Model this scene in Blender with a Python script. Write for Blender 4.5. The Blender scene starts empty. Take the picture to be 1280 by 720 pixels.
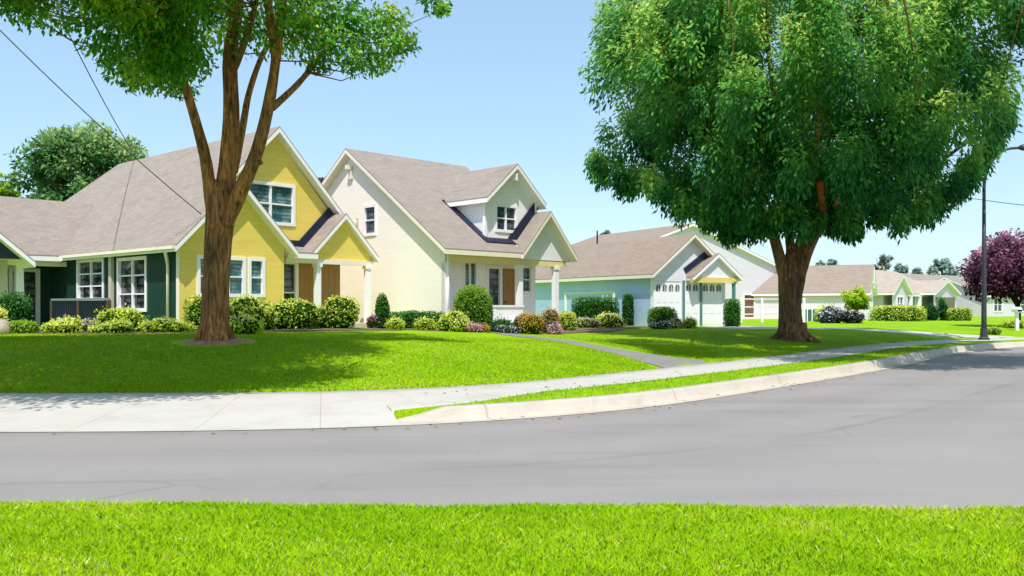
import bpy, math, random
import numpy as np
from mathutils import Vector, Matrix
from mathutils.geometry import tessellate_polygon

R = math.radians
rng = np.random.default_rng(11)
random.seed(5)
scene = bpy.context.scene
COL = scene.collection
F = 1080.0           # focal length of the photograph in its own pixels
EYE = 1.6

# ------------------------------------------------------------------ materials
MATS = {}

def nodes_of(name):
    m = bpy.data.materials.new(name)
    m.use_nodes = True
    nt = m.node_tree
    b = nt.nodes['Principled BSDF']
    return m, nt, b

def N(nt, typ, **kw):
    n = nt.nodes.new(typ)
    for k, v in kw.items():
        setattr(n, k, v)
    return n

def math_node(nt, op, a, b=None):
    n = N(nt, 'ShaderNodeMath', operation=op)
    for i, x in enumerate((a, b)):
        if x is None:
            continue
        if isinstance(x, (int, float)):
            n.inputs[i].default_value = x
        else:
            nt.links.new(x, n.inputs[i])
    return n.outputs[0]

def mapping(nt, src, scale=(1, 1, 1), rot=(0, 0, 0)):
    tc = N(nt, 'ShaderNodeTexCoord')
    mp = N(nt, 'ShaderNodeMapping')
    mp.inputs['Scale'].default_value = scale
    mp.inputs['Rotation'].default_value = rot
    nt.links.new(tc.outputs[src], mp.inputs['Vector'])
    return mp.outputs['Vector']

def noise(nt, vec, scale, detail=4, rough=.55, dist=0):
    n = N(nt, 'ShaderNodeTexNoise')
    n.inputs['Scale'].default_value = scale
    n.inputs['Detail'].default_value = detail
    n.inputs['Roughness'].default_value = rough
    n.inputs['Distortion'].default_value = dist
    nt.links.new(vec, n.inputs['Vector'])
    return n.outputs['Fac']

def ramp(nt, fac, stops):
    r = N(nt, 'ShaderNodeValToRGB')
    e = r.color_ramp.elements
    while len(e) < len(stops):
        e.new(.5)
    for i, (p, c) in enumerate(stops):
        e[i].position = p
        e[i].color = (*c, 1) if len(c) == 3 else c
    nt.links.new(fac, r.inputs['Fac'])
    return r.outputs['Color']

def mix(nt, fac, a, b, blend='MIX'):
    n = N(nt, 'ShaderNodeMix', data_type='RGBA', blend_type=blend)
    for i, x in ((0, fac), (6, a), (7, b)):
        if isinstance(x, (int, float)):
            n.inputs[i].default_value = x
        elif isinstance(x, tuple):
            n.inputs[i].default_value = (*x, 1)
        else:
            nt.links.new(x, n.inputs[i])
    return n.outputs[2]

def bump(nt, b, h, strength=.3, dist=.02):
    n = N(nt, 'ShaderNodeBump')
    n.inputs['Strength'].default_value = strength
    n.inputs['Distance'].default_value = dist
    nt.links.new(h, n.inputs['Height'])
    nt.links.new(n.outputs['Normal'], b.inputs['Normal'])

def scl(c, k):
    return tuple(min(1, x * k) for x in c)

def paint(name, c, rough=.6, var=.12, spec=.3):
    if name in MATS:
        return MATS[name]
    m, nt, b = nodes_of(name)
    v = mapping(nt, 'Object')
    f = noise(nt, v, 2.3, 5, .65)
    col = ramp(nt, f, [(.3, scl(c, 1 - var)), (.7, c)])
    nt.links.new(col, b.inputs['Base Color'])
    b.inputs['Roughness'].default_value = rough
    b.inputs['Specular IOR Level'].default_value = spec
    MATS[name] = m
    return m

def siding(name, c, pitch=.17, dark=.72, dirt=.1, bs=.5):
    if name in MATS:
        return MATS[name]
    m, nt, b = nodes_of(name)
    tc = N(nt, 'ShaderNodeTexCoord')
    sp = N(nt, 'ShaderNodeSeparateXYZ')
    nt.links.new(tc.outputs['UV'], sp.inputs[0])
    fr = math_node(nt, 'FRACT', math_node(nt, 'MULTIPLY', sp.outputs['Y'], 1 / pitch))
    lap = ramp(nt, fr, [(0, (dark,) * 3), (.10, (1, 1, 1)), (.95, (1, 1, 1)), (1, (.93,) * 3)])  # shade line under each board, painted into the colour
    f = noise(nt, mapping(nt, 'Object', (.5, .5, 2.2)), 1.4, 6, .7)
    base = ramp(nt, f, [(.25, scl(c, 1 - 2 * dirt)), (.55, c), (.8, scl(c, 1.06))])
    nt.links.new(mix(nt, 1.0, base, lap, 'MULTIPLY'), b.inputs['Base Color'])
    b.inputs['Roughness'].default_value = .6
    b.inputs['Specular IOR Level'].default_value = .25
    bump(nt, b, fr, bs, .02)
    MATS[name] = m
    return m

def shingles(name, c):
    if name in MATS:
        return MATS[name]
    m, nt, b = nodes_of(name)
    v = mapping(nt, 'UV')
    br = N(nt, 'ShaderNodeTexBrick')
    br.inputs['Color1'].default_value = (*scl(c, .92), 1)
    br.inputs['Color2'].default_value = (*scl(c, 1.08), 1)
    br.inputs['Mortar'].default_value = (*scl(c, .72), 1)
    br.inputs['Scale'].default_value = 1
    br.inputs['Mortar Size'].default_value = .009
    br.inputs['Mortar Smooth'].default_value = .4
    br.inputs['Brick Width'].default_value = .33
    br.inputs['Row Height'].default_value = .15
    nt.links.new(v, br.inputs['Vector'])
    f = noise(nt, mapping(nt, 'UV', (.5, 1.1, 1)), 1.1, 6, .7)
    k = ramp(nt, f, [(.25, (.84, .83, .84)), (.5, (1, 1, 1)), (.8, (1.0, .96, .93))])
    g = noise(nt, v, 60, 2, .6)
    k2 = ramp(nt, g, [(.3, (.82,) * 3), (.7, (1, 1, 1))])
    col = mix(nt, 1.0, mix(nt, 1.0, br.outputs['Color'], k, 'MULTIPLY'), k2, 'MULTIPLY')
    nt.links.new(col, b.inputs['Base Color'])
    b.inputs['Roughness'].default_value = .9
    b.inputs['Specular IOR Level'].default_value = .15
    bump(nt, b, br.outputs['Fac'], -.5, .01)
    MATS[name] = m
    return m

def wood(name, c, pitch=.22):
    if name in MATS:
        return MATS[name]
    m, nt, b = nodes_of(name)
    tc = N(nt, 'ShaderNodeTexCoord')
    sp = N(nt, 'ShaderNodeSeparateXYZ')
    nt.links.new(tc.outputs['UV'], sp.inputs[0])
    fr = math_node(nt, 'FRACT', math_node(nt, 'MULTIPLY', sp.outputs['X'], 1 / pitch))
    lap = ramp(nt, fr, [(0, (.35,) * 3), (.09, (1, 1, 1))])
    f = noise(nt, mapping(nt, 'UV', (9, .8, 1)), 2.2, 6, .7)
    base = ramp(nt, f, [(.25, scl(c, .6)), (.55, c), (.8, scl(c, 1.3))])
    nt.links.new(mix(nt, 1.0, base, lap, 'MULTIPLY'), b.inputs['Base Color'])
    b.inputs['Roughness'].default_value = .5
    bump(nt, b, fr, .4, .02)
    MATS[name] = m
    return m

def glass(name, c, blinds=.06, light=.25, sheen=.5):
    """dark window glass with slatted blinds behind it"""
    if name in MATS:
        return MATS[name]
    m, nt, b = nodes_of(name)
    tc = N(nt, 'ShaderNodeTexCoord')
    sp = N(nt, 'ShaderNodeSeparateXYZ')
    nt.links.new(tc.outputs['UV'], sp.inputs[0])
    fr = math_node(nt, 'FRACT', math_node(nt, 'MULTIPLY', sp.outputs['Y'], 1 / blinds))
    sl = ramp(nt, fr, [(.15, (0, 0, 0)), (.45, (1, 1, 1)), (.9, (.6,) * 3)])
    f = noise(nt, mapping(nt, 'UV', (1.5, 1.5, 1)), 1.6, 3, .6)
    f2 = ramp(nt, f, [(.42, (0, 0, 0)), (.6, (1, 1, 1))])
    k = mix(nt, 1.0, sl, f2, 'MULTIPLY')
    col = mix(nt, k, c, tuple(min(1, x + light) for x in c))
    nt.links.new(col, b.inputs['Base Color'])
    b.inputs['Roughness'].default_value = .06
    b.inputs['Specular IOR Level'].default_value = sheen
    w = noise(nt, mapping(nt, 'UV'), 1.2, 1, .5)
    bump(nt, b, w, .06, .05)
    MATS[name] = m
    return m

def leafmat(name, stops, transl=.35, rough=.5, up=.45, spec=.25):
    if name in MATS:
        return MATS[name]
    m, nt, b = nodes_of(name)
    at = N(nt, 'ShaderNodeAttribute', attribute_name='tint')
    col = ramp(nt, at.outputs['Fac'], stops)
    nt.links.new(col, b.inputs['Base Color'])
    b.inputs['Roughness'].default_value = rough
    b.inputs['Specular IOR Level'].default_value = spec
    tr = N(nt, 'ShaderNodeBsdfTranslucent')
    # soften the hard facet shading of the little blades: lean their normals upwards
    ge = N(nt, 'ShaderNodeNewGeometry')
    vm = N(nt, 'ShaderNodeMix', data_type='VECTOR')
    vm.inputs[0].default_value = up
    nt.links.new(ge.outputs['Normal'], vm.inputs[4])
    vm.inputs[5].default_value = (0, 0, 1)
    nz = N(nt, 'ShaderNodeVectorMath', operation='NORMALIZE')
    nt.links.new(vm.outputs[1], nz.inputs[0])
    nt.links.new(nz.outputs[0], b.inputs['Normal'])
    hs = N(nt, 'ShaderNodeHueSaturation')
    hs.inputs['Hue'].default_value = .485
    hs.inputs['Value'].default_value = 1.45
    nt.links.new(col, hs.inputs['Color'])
    nt.links.new(hs.outputs['Color'], tr.inputs['Color'])
    ms = N(nt, 'ShaderNodeMixShader')
    ms.inputs[0].default_value = transl
    nt.links.new(b.outputs[0], ms.inputs[1])
    nt.links.new(tr.outputs[0], ms.inputs[2])
    nt.links.new(ms.outputs[0], nt.nodes['Material Output'].inputs['Surface'])
    MATS[name] = m
    return m

def bark(name, c):
    if name in MATS:
        return MATS[name]
    m, nt, b = nodes_of(name)
    v = mapping(nt, 'Object', (7, 7, 1.1))
    f = noise(nt, v, 2.2, 8, .72, .5)
    f2 = noise(nt, mapping(nt, 'Object', (1, 1, .5)), 1.3, 4, .6)
    a = ramp(nt, f, [(.36, scl(c, .22)), (.5, scl(c, .9)), (.66, scl(c, 1.7))])
    k = ramp(nt, f2, [(.35, (.55, .5, .5)), (.62, (1.3, 1.02, .76))])
    nt.links.new(mix(nt, 1.0, a, k, 'MULTIPLY'), b.inputs['Base Color'])
    b.inputs['Roughness'].default_value = .9
    b.inputs['Specular IOR Level'].default_value = .15
    bump(nt, b, f, .9, .06)
    MATS[name] = m
    return m

def m_asphalt():
    m, nt, b = nodes_of('asphalt')
    v = mapping(nt, 'Object')
    f1 = noise(nt, v, 90, 3, .7)
    f2 = noise(nt, mapping(nt, 'Object', (.10, .9, 1), (0, 0, R(4))), 1.5, 6, .65)
    f3 = noise(nt, v, .33, 4, .6)
    c = ramp(nt, f1, [(.28, (.222, .200, .189)), (.5, (.312, .283, .268)), (.72, (.395, .36, .342))])
    k = ramp(nt, f2, [(.3, (.87, .87, .88)), (.48, (1, 1, 1)), (.75, (1.0, .99, .97))])
    k2 = ramp(nt, f3, [(.3, (.90, .90, .92)), (.65, (1, 1, 1))])
    col = mix(nt, 1.0, mix(nt, 1.0, c, k, 'MULTIPLY'), k2, 'MULTIPLY')
    # hairline cracks: the borders of large distorted cells, only here and there
    vo = N(nt, 'ShaderNodeTexVoronoi', feature='DISTANCE_TO_EDGE')
    vo.inputs['Scale'].default_value = .22
    dn = N(nt, 'ShaderNodeTexNoise')
    dn.inputs['Scale'].default_value = 1.6
    dn.inputs['Detail'].default_value = 6
    nt.links.new(v, dn.inputs['Vector'])
    vm = N(nt, 'ShaderNodeMix', data_type='VECTOR')
    vm.inputs[0].default_value = .12
    nt.links.new(v, vm.inputs[4])
    nt.links.new(dn.outputs['Color'], vm.inputs[5])
    nt.links.new(vm.outputs[1], vo.inputs['Vector'])
    cr = ramp(nt, vo.outputs['Distance'], [(0, (1, 1, 1)), (.005, (0, 0, 0))])
    gate = ramp(nt, noise(nt, v, .5, 2, .5), [(.54, (0, 0, 0)), (.64, (.3,) * 3)])
    col = mix(nt, mix(nt, 1.0, cr, gate, 'MULTIPLY'), col, (.05, .05, .052))
    # grit and damp along the gutter, a tarred seam a little way out
    at_ = N(nt, 'ShaderNodeAttribute', attribute_name='kerb_distance')
    wob = math_node(nt, 'ADD', at_.outputs['Fac'], math_node(nt, 'MULTIPLY', math_node(nt, 'SUBTRACT', noise(nt, v, 1.4, 6, .7), .5), .9))
    gut = ramp(nt, math_node(nt, 'MULTIPLY', wob, .5), [(.0, (.42,) * 3), (.16, (.16,) * 3), (.4, (0, 0, 0))])
    col = mix(nt, gut, col, (.19, .15, .115))
    sw = math_node(nt, 'ADD', at_.outputs['Fac'], math_node(nt, 'MULTIPLY', math_node(nt, 'SUBTRACT', noise(nt, v, .8, 5, .6), .5), .22))
    seam = ramp(nt, math_node(nt, 'MULTIPLY', math_node(nt, 'ABSOLUTE', math_node(nt, 'SUBTRACT', sw, 3.2)), 1.0), [(.0, (.28,) * 3), (.03, (.18,) * 3), (.09, (0, 0, 0))])
    col = mix(nt, mix(nt, 1.0, seam, ramp(nt, noise(nt, v, .28, 3, .5), [(.42, (.12,) * 3), (.6, (1, 1, 1))]), 'MULTIPLY'), col, (.10, .098, .10))
    lane = ramp(nt, math_node(nt, 'MULTIPLY', wob, .12), [(.10, (1, 1, 1)), (.2, (.92,) * 3), (.3, (1, 1, 1)), (.42, (.91,) * 3), (.55, (1, 1, 1))])
    col = mix(nt, 1.0, col, lane, 'MULTIPLY')
    nt.links.new(col, b.inputs['Base Color'])
    b.inputs['Roughness'].default_value = .85
    b.inputs['Specular IOR Level'].default_value = .25
    bump(nt, b, f1, .6, .012)
    return m

def m_concrete(name, c, joint=1.5, stain=(.42, .30, .19), stain_amt=.25, jd=.5):
    m, nt, b = nodes_of(name)
    tc = N(nt, 'ShaderNodeTexCoord')
    sp = N(nt, 'ShaderNodeSeparateXYZ')
    nt.links.new(tc.outputs['UV'], sp.inputs[0])
    fr = math_node(nt, 'FRACT', math_node(nt, 'MULTIPLY', sp.outputs['X'], 1 / joint))
    j = ramp(nt, fr, [(0, (jd, jd * .95, jd * .92)), (.007, (jd, jd * .96, jd * .94)), (.012, (1, 1, 1))])
    v = mapping(nt, 'Object')
    f = noise(nt, v, 1.3, 7, .7)
    g = noise(nt, v, 70, 3, .6)
    base = ramp(nt, f, [(.25, scl(c, .82)), (.5, c), (.75, scl(c, 1.06))])
    grain = ramp(nt, g, [(.3, (.86,) * 3), (.65, (1, 1, 1))])
    st = ramp(nt, noise(nt, mapping(nt, 'Object', (1, 1, 3)), .9, 6, .7), [(.5, (0, 0, 0)), (.75, (stain_amt,) * 3)])
    col = mix(nt, 1.0, mix(nt, 1.0, base, grain, 'MULTIPLY'), j, 'MULTIPLY')
    col = mix(nt, st, col, stain)
    nt.links.new(col, b.inputs['Base Color'])
    b.inputs['Roughness'].default_value = .85
    b.inputs['Specular IOR Level'].default_value = .2
    bump(nt, b, g, .25, .008)
    return m

def m_lawn(name, lo, mid, hi):
    m, nt, b = nodes_of(name)
    v = mapping(nt, 'Object')
    f = noise(nt, v, .42, 5, .6)
    g = noise(nt, mapping(nt, 'Object', (1, 1, 1)), 26, 4, .75)
    a = ramp(nt, f, [(.3, lo), (.5, mid), (.72, hi)])
    k = ramp(nt, g, [(.3, (.5, .55, .4)), (.55, (1, 1, 1)), (.8, (1.25, 1.15, 1.0))])
    nt.links.new(mix(nt, 1.0, a, k, 'MULTIPLY'), b.inputs['Base Color'])
    b.inputs['Roughness'].default_value = .8
    b.inputs['Specular IOR Level'].default_value = .1
    bump(nt, b, g, .8, .04)
    return m

def m_soil(name, c):
    m, nt, b = nodes_of(name)
    f = noise(nt, mapping(nt, 'Object'), 14, 6, .75)
    nt.links.new(ramp(nt, f, [(.3, scl(c, .35)), (.55, c), (.75, scl(c, 1.7))]), b.inputs['Base Color'])
    b.inputs['Roughness'].default_value = .95
    bump(nt, b, f, .9, .04)
    return m

# ------------------------------------------------------------------ mesh helpers
class MB:
    """collects faces, builds ONE mesh object with UVs in metres"""
    def __init__(s):
        s.v, s.f, s.m = [], [], []
    def face(s, pts, mi=0):
        i = len(s.v)
        s.v += [tuple(p) for p in pts]
        s.f.append(tuple(range(i, i + len(pts))))
        s.m.append(mi)
    def solid(s, a, b, mi=0, ms=None):
        """prism between polygon a (top, counter-clockwise from outside) and b"""
        n = len(a)
        s.face(a, mi)
        s.face(list(reversed(b)), mi if ms is None else ms)
        for i in range(n):
            k = (i + 1) % n
            s.face([a[i], b[i], b[k], a[k]], mi if ms is None else ms)
    def box(s, x0, y0, z0, x1, y1, z1, mi=0, taper=0):
        x0, x1 = sorted((x0, x1)); y0, y1 = sorted((y0, y1)); z0, z1 = sorted((z0, z1))
        t = taper
        a = [(x0 + t, y0 + t, z1), (x1 - t, y0 + t, z1), (x1 - t, y1 - t, z1), (x0 + t, y1 - t, z1)]
        b = [(x0, y0, z0), (x1, y0, z0), (x1, y1, z0), (x0, y1, z0)]
        s.solid(a, b, mi)
    def bar(s, p, q, w, t, nrm, mi=0):
        """flat bar from p to q, w wide, t proud along nrm"""
        p, q, nrm = Vector(p), Vector(q), Vector(nrm).normalized()
        d = (q - p).normalized()
        e = nrm.cross(d) * (w / 2)
        o = nrm * t
        a = [p - e + o, q - e + o, q + e + o, p + e + o]
        b = [p - e, q - e, q + e, p + e]
        s.solid(a, b, mi)
    def tube(s, pts, rads, seg=12, wob=0, mi=0, cap=True):
        pts = [Vector(p) for p in pts]
        rings = []
        ref = Vector((.3, 1, .1))
        for i, p in enumerate(pts):
            d = (pts[min(i + 1, len(pts) - 1)] - pts[max(i - 1, 0)]).normalized()
            x = d.cross(ref).normalized(); y = d.cross(x)
            ring = []
            for k in range(seg):
                a = 2 * math.pi * k / seg
                r = rads[i] * (1 + wob * (math.sin(3 * a + i * .35) * .6 + math.sin(5 * a + 1.3 - i * .22) * .5))
                ring.append(p + (x * math.cos(a) + y * math.sin(a)) * r)
            rings.append(ring)
        i0 = len(s.v)
        for r in rings:
            s.v += [tuple(p) for p in r]
        for i in range(len(rings) - 1):
            for k in range(seg):
                k2 = (k + 1) % seg
                s.f.append((i0 + i * seg + k, i0 + (i + 1) * seg + k, i0 + (i + 1) * seg + k2, i0 + i * seg + k2)); s.m.append(mi)
        if cap:
            s.f.append(tuple(i0 + k for k in range(seg))); s.m.append(mi)
            s.f.append(tuple(i0 + (len(rings) - 1) * seg + k for k in reversed(range(seg)))); s.m.append(mi)
    def build(s, name, mats, parent=None, smooth=False):
        me = bpy.data.meshes.new(name)
        me.from_pydata(s.v, [], s.f)
        me.update()
        if not isinstance(mats, (list, tuple)):
            mats = [mats]
        for m in mats:
            me.materials.append(m)
        me.polygons.foreach_set('material_index', s.m)
        uv = me.uv_layers.new(name='UVMap')
        for p in me.polygons:
            n = p.normal
            h = Vector((0, 0, 1)).cross(n)
            if h.length < .05:
                h = Vector((1, 0, 0))
            h.normalize()
            u = n.cross(h)
            for li in p.loop_indices:
                co = me.vertices[me.loops[li].vertex_index].co
                uv.data[li].uv = (co.dot(h), co.dot(u))
        if smooth:
            me.polygons.foreach_set('use_smooth', [True] * len(me.polygons))
        o = bpy.data.objects.new(name, me)
        COL.objects.link(o)
        if parent:
            o.parent = parent
        return o

def tag(o, label, cat, group=None, kind=None):
    if label: o['label'] = label
    if cat: o['category'] = cat
    if group: o['group'] = group
    if kind: o['kind'] = kind
    return o

def struct(o):
    o['kind'] = 'structure'
    return o

def empty(name, loc, rz=0):
    o = bpy.data.objects.new(name, None)
    o.empty_display_size = .3
    COL.objects.link(o)
    o.location = loc
    o.rotation_euler = (0, 0, rz)
    return o

def mesh_np(name, verts, faces, mats, tint=None, parent=None, mi=None, smooth=False):
    """fast mesh from numpy arrays (all faces with the same number of corners)"""
    me = bpy.data.meshes.new(name)
    n, k = faces.shape
    me.vertices.add(len(verts))
    me.vertices.foreach_set('co', np.ascontiguousarray(verts, dtype=np.float32).ravel())
    me.loops.add(n * k)
    me.loops.foreach_set('vertex_index', np.ascontiguousarray(faces, dtype=np.int32).ravel())
    me.polygons.add(n)
    me.polygons.foreach_set('loop_start', np.arange(0, n * k, k, dtype=np.int32))
    me.polygons.foreach_set('loop_total', np.full(n, k, dtype=np.int32))
    if mi is not None:
        me.polygons.foreach_set('material_index', mi.astype(np.int32))
    me.update(calc_edges=True)
    for m in (mats if isinstance(mats, (list, tuple)) else [mats]):
        me.materials.append(m)
    if tint is not None:
        a = me.attributes.new('tint', 'FLOAT', 'FACE')
        a.data.foreach_set('value', tint.astype(np.float32))
    if smooth:
        me.polygons.foreach_set('use_smooth', np.ones(n, dtype=bool))
    o = bpy.data.objects.new(name, me)
    COL.objects.link(o)
    if parent:
        o.parent = parent
    return o

def unit(a):
    return a / np.maximum(np.linalg.norm(a, axis=1, keepdims=True), 1e-6)

def leaves(c, out, L, W, droop=.3, jit=.7, upn=.5):
    """leaf blades at c (n,3) with outward directions out -> verts, faces"""
    n = len(c)
    d = unit(out + rng.normal(0, jit, (n, 3)) + np.array([0, 0, -droop]))
    nn = unit(out * .6 + rng.normal(0, jit * .8, (n, 3)) + np.array([0, 0, upn]))
    e = unit(np.cross(d, nn))
    nn = np.cross(e, d)
    l = (L * rng.uniform(.7, 1.3, n))[:, None]
    w = (W * rng.uniform(.7, 1.3, n))[:, None]
    fold = w * .25
    v = np.stack([c - d * l * .5, c + e * w * .5 - d * l * .05 + nn * fold * .0, c + d * l * .5 - nn * fold, c - e * w * .5 - d * l * .05], 1).reshape(-1, 3)
    f = np.arange(4 * n).reshape(n, 4)
    return v, f

def blob(c, r, nu=14, nv=9, amp=.12, seed=0, flat=0):
    """closed bumpy ellipsoid as quads (numpy) ; flat > 0 squares it off"""
    rg = np.random.default_rng(seed)
    u = np.linspace(0, 2 * np.pi, nu, endpoint=False)
    t = np.linspace(.03, np.pi - .03, nv)
    ph = rg.uniform(0, 6.28, 6)
    V = []
    for a in t:
        for b in u:
            x, y, z = math.sin(a) * math.cos(b), math.sin(a) * math.sin(b), math.cos(a)
            if flat:
                p = 2 + flat
                k = (abs(x) ** p + abs(y) ** p + abs(z) ** p) ** (-1 / p)
                x, y, z = x * k, y * k, z * k
            s = 1 + amp * (math.sin(3 * b + ph[0]) * math.sin(2 * a + ph[1]) + .6 * math.sin(5 * b + ph[2] + 2 * a) + .4 * math.sin(4 * a + ph[3]))
            V.append((c[0] + r[0] * x * s, c[1] + r[1] * y * s, c[2] + r[2] * z * s))
    Fq = []
    for i in range(nv - 1):
        for k in range(nu):
            k2 = (k + 1) % nu
            Fq.append((i * nu + k, (i + 1) * nu + k, (i + 1) * nu + k2, i * nu + k2))
    return np.array(V), np.array(Fq)

# ------------------------------------------------------------------ the kerb line and the terrain
KP = np.array([(-60, 13.5), (-40, 12.2), (-22, 11.2), (-14, 10.9), (-9, 10.85), (-6.5, 10.88), (-4.2, 10.95), (-2.6, 11.15), (-1.4, 11.48), (0, 12.08),
               (2.05, 13.45), (4.44, 15.95), (8.67, 20.8), (10.9, 23.6), (14.1, 27.8), (17.2, 31.2), (19.9, 33.4), (27, 37.2), (45, 43), (80, 50), (150, 58), (260, 66)], float)

def catmull(P, step):
    out = []
    for i in range(len(P) - 1):
        p0, p1, p2, p3 = P[max(i - 1, 0)], P[i], P[i + 1], P[min(i + 2, len(P) - 1)]
        n = max(2, int(np.linalg.norm(p2 - p1) / step))
        for t in np.linspace(0, 1, n, endpoint=False):
            m1, m2 = (p2 - p0) / 2, (p3 - p1) / 2
            out.append((2 * t**3 - 3 * t**2 + 1) * p1 + (t**3 - 2 * t**2 + t) * m1 + (-2 * t**3 + 3 * t**2) * p2 + (t**3 - t**2) * m2)
    out.append(P[-1])
    return np.array(out)

KC = catmull(KP, .35)
for _ in range(12):                                   # relax the survey noise out of the curve
    KC[1:-1] = (KC[:-2] + 2 * KC[1:-1] + KC[2:]) / 4
seg = np.diff(KC, axis=0)
KT = np.vstack([seg[:1], (seg[1:] + seg[:-1]) / 2, seg[-1:]])
KT /= np.linalg.norm(KT, axis=1, keepdims=True)
KN = np.stack([-KT[:, 1], KT[:, 0]], 1)               # towards the houses
KS = np.concatenate([[0], np.cumsum(np.linalg.norm(seg, axis=1))])
TIP = int(np.argmin(np.abs(KC[:, 0] + 1.35)))         # the kerb starts here, the dropped apron lies left of it
WALK0, WALK1 = 1.75, 3.3

def sstep(x):
    x = np.clip(x, 0, 1)
    return x * x * (3 - 2 * x)

def dist_kerb(x, y):
    """distance behind the kerb line (negative on the road)"""
    x, y = np.atleast_1d(np.asarray(x, float)), np.atleast_1d(np.asarray(y, float))
    C, T = KC[::2], KN[::2]
    out = np.empty(x.shape)
    for i in range(0, len(x), 4000):
        dx = x[i:i + 4000, None] - C[None, :, 0]; dy = y[i:i + 4000, None] - C[None, :, 1]
        d2 = dx * dx + dy * dy
        k = np.argmin(d2, 1)
        r = np.arange(len(k))
        sg = dx[r, k] * T[k, 0] + dy[r, k] * T[k, 1]
        out[i:i + 4000] = np.sqrt(d2[r, k]) * np.where(sg >= 0, 1, -1)
    return out

def terrain(x, y):
    x, y = np.atleast_1d(np.asarray(x, float)), np.atleast_1d(np.asarray(y, float))
    s = dist_kerb(x, y) - WALK1
    A = np.interp(x, [-30, -7, -3, 0, 4, 10, 30], [.60, .63, .52, .40, .33, .31, .25])
    z = .175 + A * sstep(s / 6.5)
    z = z + .012 * np.sin(x * 1.1 + .7 * y) * sstep(s / 2) + .02 * np.sin(.43 * x - .31 * y) * sstep(s / 4)
    return z

def gz(x, y):
    return float(terrain(x, y)[0])

def at(px, D):
    """ground point seen at column px of the photograph, D metres away"""
    x = (px - 640) / F * D
    return x, D, gz(x, D)
# ------------------------------------------------------------------ ground, road, kerb, pavement
M_ASPH = m_asphalt()
M_CONC = m_concrete('pavement_concrete', (.54, .505, .455), 1.6, (.42, .33, .24), .2, .74)
M_KERB = m_concrete('kerb_concrete', (.54, .475, .395), 4.0, (.36, .27, .17), .6, .76)
M_PATH = m_concrete('path_concrete', (.26, .24, .225), 1.2)
M_LAWN = m_lawn('lawn_turf', (.20, .40, .003), (.27, .48, .003), (.36, .53, .005))
M_SOIL = m_soil('bark_mulch', (.19, .12, .08))

def strip(name, i0, i1, profile, mat, step=1):
    """sheet swept along the kerb line: profile(i) -> [(offset, z), ...]"""
    idx = list(range(i0, i1, step)) + [i1]
    rows, uvs = [], []
    for i in idx:
        pr = profile(i)
        row, uo, acc = [], [], 0
        for j, (o, z) in enumerate(pr):
            if j:
                acc += math.hypot(o - pr[j - 1][0], z - pr[j - 1][1])
            row.append((KC[i, 0] + KN[i, 0] * o, KC[i, 1] + KN[i, 1] * o, z))
            uo.append((KS[i], acc))
        rows.append(row); uvs.append(uo)
    m = len(rows[0])
    V = [p for r in rows for p in r]
    U = [p for r in uvs for p in r]
    Fc = [(i * m + j, (i + 1) * m + j, (i + 1) * m + j + 1, i * m + j + 1) for i in range(len(rows) - 1) for j in range(m - 1)]
    me = bpy.data.meshes.new(name)
    me.from_pydata(V, [], Fc)
    uv = me.uv_layers.new(name='UVMap')
    for l in me.loops:
        uv.data[l.index].uv = U[l.vertex_index]
    me.polygons.foreach_set('use_smooth', [True] * len(Fc))
    me.materials.append(mat)
    o = bpy.data.objects.new(name, me)
    COL.objects.link(o)
    return struct(o)

LAST = len(KC) - 1
FAR = int(np.argmin(np.abs(KC[:, 0] - 150)))

def zpave(i, o):
    k = float(sstep((i - (TIP - 6)) / 9))
    k *= float(sstep((o - .2) / .8)) if i < TIP + 1 else 1
    return (.006 + .164 * float(sstep(o / 3.0))) * (1 - k) + .17 * k

# the base sheet to the horizon
g = MB()
g.face([(-2500, -60, -.12), (2500, -60, -.12), (2500, 4000, -.12), (-2500, 4000, -.12)])
struct(g.build('ground', M_LAWN))

# road: from the near lawn to the kerb line, swung out to the right
rv, rf = [], []
idx = list(range(0, LAST, 3)) + [LAST]
for n_, i in enumerate(idx):
    kx, ky = KC[i] + KN[i] * .04
    for t in (0, .25, .5, .75, .88, .96, 1):
        y0 = 4.6
        x0 = kx if kx < 8 else 8 + (kx - 8) * 1.0
        rv.append((x0, y0 + (ky - y0) * t, 0.0))
for a in range(len(idx) - 1):
    for j in range(6):
        rf.append((a * 7 + j, (a + 1) * 7 + j, (a + 1) * 7 + j + 1, a * 7 + j + 1))
me = bpy.data.meshes.new('road'); me.from_pydata(rv, [], rf); me.materials.append(M_ASPH)
kd = np.minimum(np.abs(dist_kerb([p[0] for p in rv], [p[1] for p in rv])), 9)
at_ = me.attributes.new('kerb_distance', 'FLOAT', 'POINT'); at_.data.foreach_set('value', kd.astype(np.float32))
o = bpy.data.objects.new('road', me); COL.objects.link(o); struct(o)

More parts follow.
